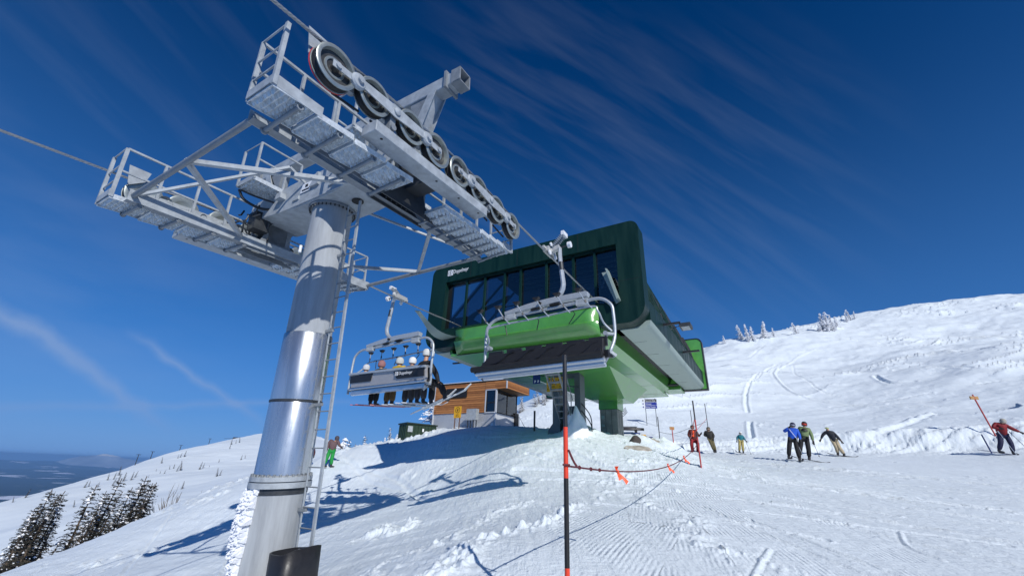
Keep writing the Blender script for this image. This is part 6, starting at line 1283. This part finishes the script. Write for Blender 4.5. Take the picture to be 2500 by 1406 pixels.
person(at_(x, y), face_cam(x, y), 'person in dark jacket and khaki trousers near the dark pole', (.022, .020, .018), (.12, .10, .045), (.08, .07, .05), dict(pel=(.05, 0, .78), ch=(-.03, -.04, 1.05), nk=(-.02, -.05, 1.22), hd=(.0, -.07, 1.36), shL=(-.2, -.05, 1.18), shR=(.17, -.05, 1.18), elL=(-.28, -.02, .98), wrL=(-.1, -.14, .92), elR=(.25, -.02, .98), wrR=(.22, -.12, .8), hpL=(-.02, 0, .75), hpR=(.12, 0, .75), knL=(.08, -.12, .42), knR=(.17, -.12, .42), anL=(.16, 0, .08), anR=(.24, 0, .08)), gog=(.3, .2, .15), H=.95)
x, y = 11.75, 27.9
def vest(o, J): mb = MB(); mb.prism([(-.05, 1.05), (.04, 1.05), (.09, 1.4), (.0, 1.42)], (0, -.19, 0), (1, 0, 0), (0, 0, 1), (0, .03, 0)); mb.build('orange_stripe', TAPE, o)
person(at_(x, y, -.28), face_cam(x, y), 'patroller in red trousers and dark red vest raising a hand', (.10, .015, .012), (.26, .010, .015), (.015, .015, .018), dict(pel=(0, 0, .86), hpL=(-.12, 0, .82), hpR=(.12, 0, .82), knL=(-.16, -.25, .6), knR=(.2, -.25, .62), elR=(.32, -.12, 1.08), wrR=(.42, -.2, 1.2), elL=(-.28, 0, 1.15), wrL=(-.22, -.15, 1.0)), gog=(.3, .12, .08), extra=vest, glove=(.015, .015, .02))
x, y = 24.45, 21.9
def pk(o, J): mb = MB(); mb.box(-.14, .16, .05, .20, 1.02, 1.4); mb.build('backpack', cloth((.02, .02, .03)), o, bev=.03)
TILT = .2; person(at_(x, y), face_cam(x, y)+.35, 'skier in red jacket and dark blue trousers with pale helmet on the right edge', (.20, .010, .015), (.010, .012, .05), (.35, .33, .28), dict(pel=(.05, 0, .9), ch=(-.05, -.10, 1.2), nk=(.0, -.16, 1.38), hd=(.05, -.22, 1.50), shL=(-.22, -.12, 1.34), shR=(.17, -.12, 1.33), elL=(-.34, -.2, 1.12), wrL=(-.12, -.32, 1.12), elR=(.38, -.2, 1.18), wrR=(.60, -.25, 1.08), hpL=(-.06, 0, .86), hpR=(.16, 0, .86), knL=(-.10, -.12, .48), knR=(.26, -.1, .5), anL=(-.16, 0, .09), anR=(.32, 0, .09)), face=(.6, -.8), ski=dict(d=(1, -.15), c=(.04, .05, .12)), extra=pk)
ski_pole((24.14, 21.5, G(24.1, 21.9)+1.12), (24.49, 21.4, G(24.4, 21.5)+.02), 'pale ski pole planted in front of the skier in red', ALU); ski_pole((24.7, 21.5, G(24.7, 21.6)+1.05), (25.25, 21.4, G(25.2, 21.5)+.02), 'dark ski pole reaching right from the outstretched hand of the skier in red')
x, y = -8.45, 22.3
person((x, y, G(x, y)+.02), face_cam(x, y), 'snowboarder in bright green trousers and pinkish jacket beside the tower ladder', (.12, .07, .075), (.01, .26, .045), (.06, .05, .06), dict(pel=(-.02, 0, .88), ch=(-.02, -.02, 1.16), hd=(.14, -.05, 1.5), nk=(.06, -.02, 1.36), elR=(.30, -.1, 1.14), wrR=(.42, -.15, 1.06), knL=(-.2, -.1, .48), anL=(-.30, 0, .1), knR=(.05, -.1, .46), anR=(.08, 0, .1), hpL=(-.12, 0, .84), hpR=(.08, 0, .84)), face=(.8, -.5), H=.88, glove=(.03, .02, .02))
x, y = -9.75, 22.9
person((x, y, G(x, y)-.05), face_cam(x, y), 'person in dark maroon jacket partly hidden behind the tower ladder', (.055, .012, .018), (.03, .06, .055), (.02, .02, .02), dict(hd=(.05, 0, 1.58), elL=(-.3, 0, 1.2), wrL=(-.34, -.05, .95)), face=(.7, .5), H=.70)
x, y = -66, 112
person((x, y, float(ridge(np.array([x]), np.array([y]))[0])+.1), 0, 'lone distant skier in dark clothes on the slope left of the tower', (.02, .022, .03), (.02, .02, .025), (.02, .02, .02), dict(), H=2.2)
# passengers of the left chair, seen from behind
CZ = 5.03-2.80; CQ = -9.66-.02; CS = 9.07
SIT = dict(pel=(0, .12, .10), ch=(0, .02, .42), nk=(0, .0, .60), hd=(0, .02, .75), shL=(-.19, .02, .54), shR=(.19, .02, .54), elL=(-.24, .14, .30), elR=(.24, .14, .30), wrL=(-.12, .36, .22), wrR=(.12, .36, .22), hpL=(-.11, .15, .08), hpR=(.11, .15, .08), knL=(-.13, .56, .06), knR=(.13, .56, .06), anL=(-.13, .56, -.38), anR=(.13, .56, -.38))
for (dq, jc, pc, hc, lab, sc, f, sk) in ((-1.15, (.28, .28, .30), (.010, .010, .012), (.55, .56, .58), 'chair rider in white helmet and black trousers, first from the left', .88, 1, (.45, .10, .10)),
        (-.48, (.06, .065, .05), (.17, .10, .035), (.30, .14, .14), 'chair rider with reddish helmet and brown trousers, second from the left', .95, 1, (.55, .25, .25)),
        (.28, (.50, .34, .02), (.07, .065, .065), (.50, .52, .50), 'chair rider in yellow jacket and white helmet, middle of the chair', .98, 1, (.55, .6, .65)),
        (.80, (.16, .15, .15), (.07, .065, .07), (.74, .74, .73), 'chair rider in grey jacket and white helmet right of the yellow jacket', .93, 1, (.6, .62, .65)),
        (1.32, (.012, .012, .014), (.012, .012, .014), (.6, .6, .58), 'chair rider in black at the right end, skis pointing up to the right', 1.0, 1, (.7, .7, .68))):
    P_ = dict(SIT)
    if dq > 1: P_.update(knR=(.36, .35, .02), anR=(.50, .40, -.30), wrR=(.42, .2, .0), elR=(.36, .1, .28), hd=(.0, .02, .88), nk=(0, 0, .72), ch=(0, 0, .48))
    person(SW(CQ+dq, CS, CZ), -YA, lab, jc, pc, hc, P_, face=(0, 1), ski=dict(d=(.55 if dq < 1 else 1, .9 if dq < 1 else .1), c=sk, up=.05 if dq < 1 else .38, L=1.5 if dq < 1 else 1.6), group='riders on the occupied chair', H=sc, hem=-.02)

# ------------------------------------------------------------------ valley floor and far mountains
vm = bpy.data.materials.new('forest_valley'); vm.use_nodes = True; t_ = vm.node_tree; b_ = t_.nodes['Principled BSDF']; b_.inputs['Roughness'].default_value = 1; b_.inputs['Specular IOR Level'].default_value = 0
g_ = t_.nodes.new('ShaderNodeTexCoord'); mp_ = t_.nodes.new('ShaderNodeMapping'); mp_.inputs['Scale'].default_value = (.00035, .00035, .0003); t_.links.new(g_.outputs['Object'], mp_.inputs[0])
n1 = t_.nodes.new('ShaderNodeTexNoise'); n1.inputs['Scale'].default_value = 1.0; n1.inputs['Detail'].default_value = 5; n1.inputs['Roughness'].default_value = .55; t_.links.new(mp_.outputs[0], n1.inputs[0])
rp = t_.nodes.new('ShaderNodeValToRGB'); e = rp.color_ramp.elements; e[0].position = .0; e[0].color = (.018, .028, .022, 1); e[1].position = .60; e[1].color = (.035, .05, .042, 1)
x_ = rp.color_ramp.elements.new(.625); x_.color = (.75, .78, .85, 1); t_.links.new(n1.outputs[0], rp.inputs[0]); t_.links.new(rp.outputs[0], b_.inputs['Base Color'])
xs = np.linspace(-1, 1, 120); ys = np.geomspace(2500, 70000, 120); YY, XX = np.meshgrid(ys, xs, indexing='ij'); XX = XX*YY*1.6-1000
ZZ = -1150+0*XX+sstep(22000, 50000, YY)*np.maximum(fbm(XX/9000, YY/9000, 4, 3), -.1)*900*sstep(14000, -25000, XX+YY*.35)
vf = grid_mesh('valley', XX, YY, ZZ, 120, 120, vm); tag(vf, kind='structure')
mm_ = mat('far_mountain_snow', (.38, .42, .48), 1, 0, .5, .0003)
for nm, (xa, xb, yb, hh, sd) in (('mountains', (-75000, -5000, 56000, 900, 3)),):
    xs = np.linspace(xa, xb, 200); ys = np.linspace(yb-5000, yb+5000, 30); YY, XX = np.meshgrid(ys, xs, indexing='ij')
    ZZ = -1200+(.35+fbm(XX/7000, YY/5000, 5, sd)*1.0)*hh*1.5*np.exp(-((YY-yb)/3000)**2)*(.35+1.0*np.exp(-((XX+52000)/13000)**2))
    tag(grid_mesh(nm, XX, YY, ZZ, 30, 200, mm_), kind='structure')
# the air between here and the valley
hz = bpy.data.materials.new('haze_air'); hz.use_nodes = True; t_ = hz.node_tree; t_.nodes.remove(t_.nodes['Principled BSDF']); pv = t_.nodes.new('ShaderNodeVolumePrincipled'); pv.inputs['Color'].default_value = (.30, .58, .98, 1); pv.inputs['Density'].default_value = 2.6e-5; pv.inputs['Anisotropy'].default_value = .1
t_.links.new(pv.outputs[0], t_.nodes['Material Output'].inputs['Volume'])
mb = MB(); mb.box(-125000, 125000, -900, 80000, -1300, 95); hzo = mb.build('haze', hz); tag(hzo, kind='stuff')

ORD = ['first', 'second', 'third', 'fourth', 'fifth', 'sixth', 'seventh', 'eighth', 'ninth', 'tenth', 'eleventh', 'twelfth', 'thirteenth', 'fourteenth', 'fifteenth', 'sixteenth', 'seventeenth', 'eighteenth', 'nineteenth', 'twentieth']
def nth(i): return ORD[i] if i < 20 else ('twenty '+ORD[i-20] if i < 29 else ['thirtieth', 'fortieth'][i//10-3] if i % 10 == 9 else ['thirty ', 'forty '][(i+1)//10-3]+ORD[(i+1) % 10-1])
for grp, txt in (('white conifers along the hill skyline', 'white rimed conifer on the right hill skyline, %s from the left'), ('small conifers over the far ridge', 'small dark conifer on the far ridge, %s from the left'), ('bushy conifers under the station', 'snow crusted conifer on the slope seen under the station, %s from the left'),
                 ('half buried conifers behind the crest', 'snow laden conifer behind the crest beside the tower, %s from the left'), ('pylons along the far ridge', 'thin lift pylon on the far ridge skyline, %s from the left')):
    L = [o for o in bpy.data.objects if o.get('group') == grp and o.parent is None]; L.sort(key=lambda o: math.atan2(o.location.x, o.location.y))
    for i, o in enumerate(L): o['label'] = txt % nth(i)
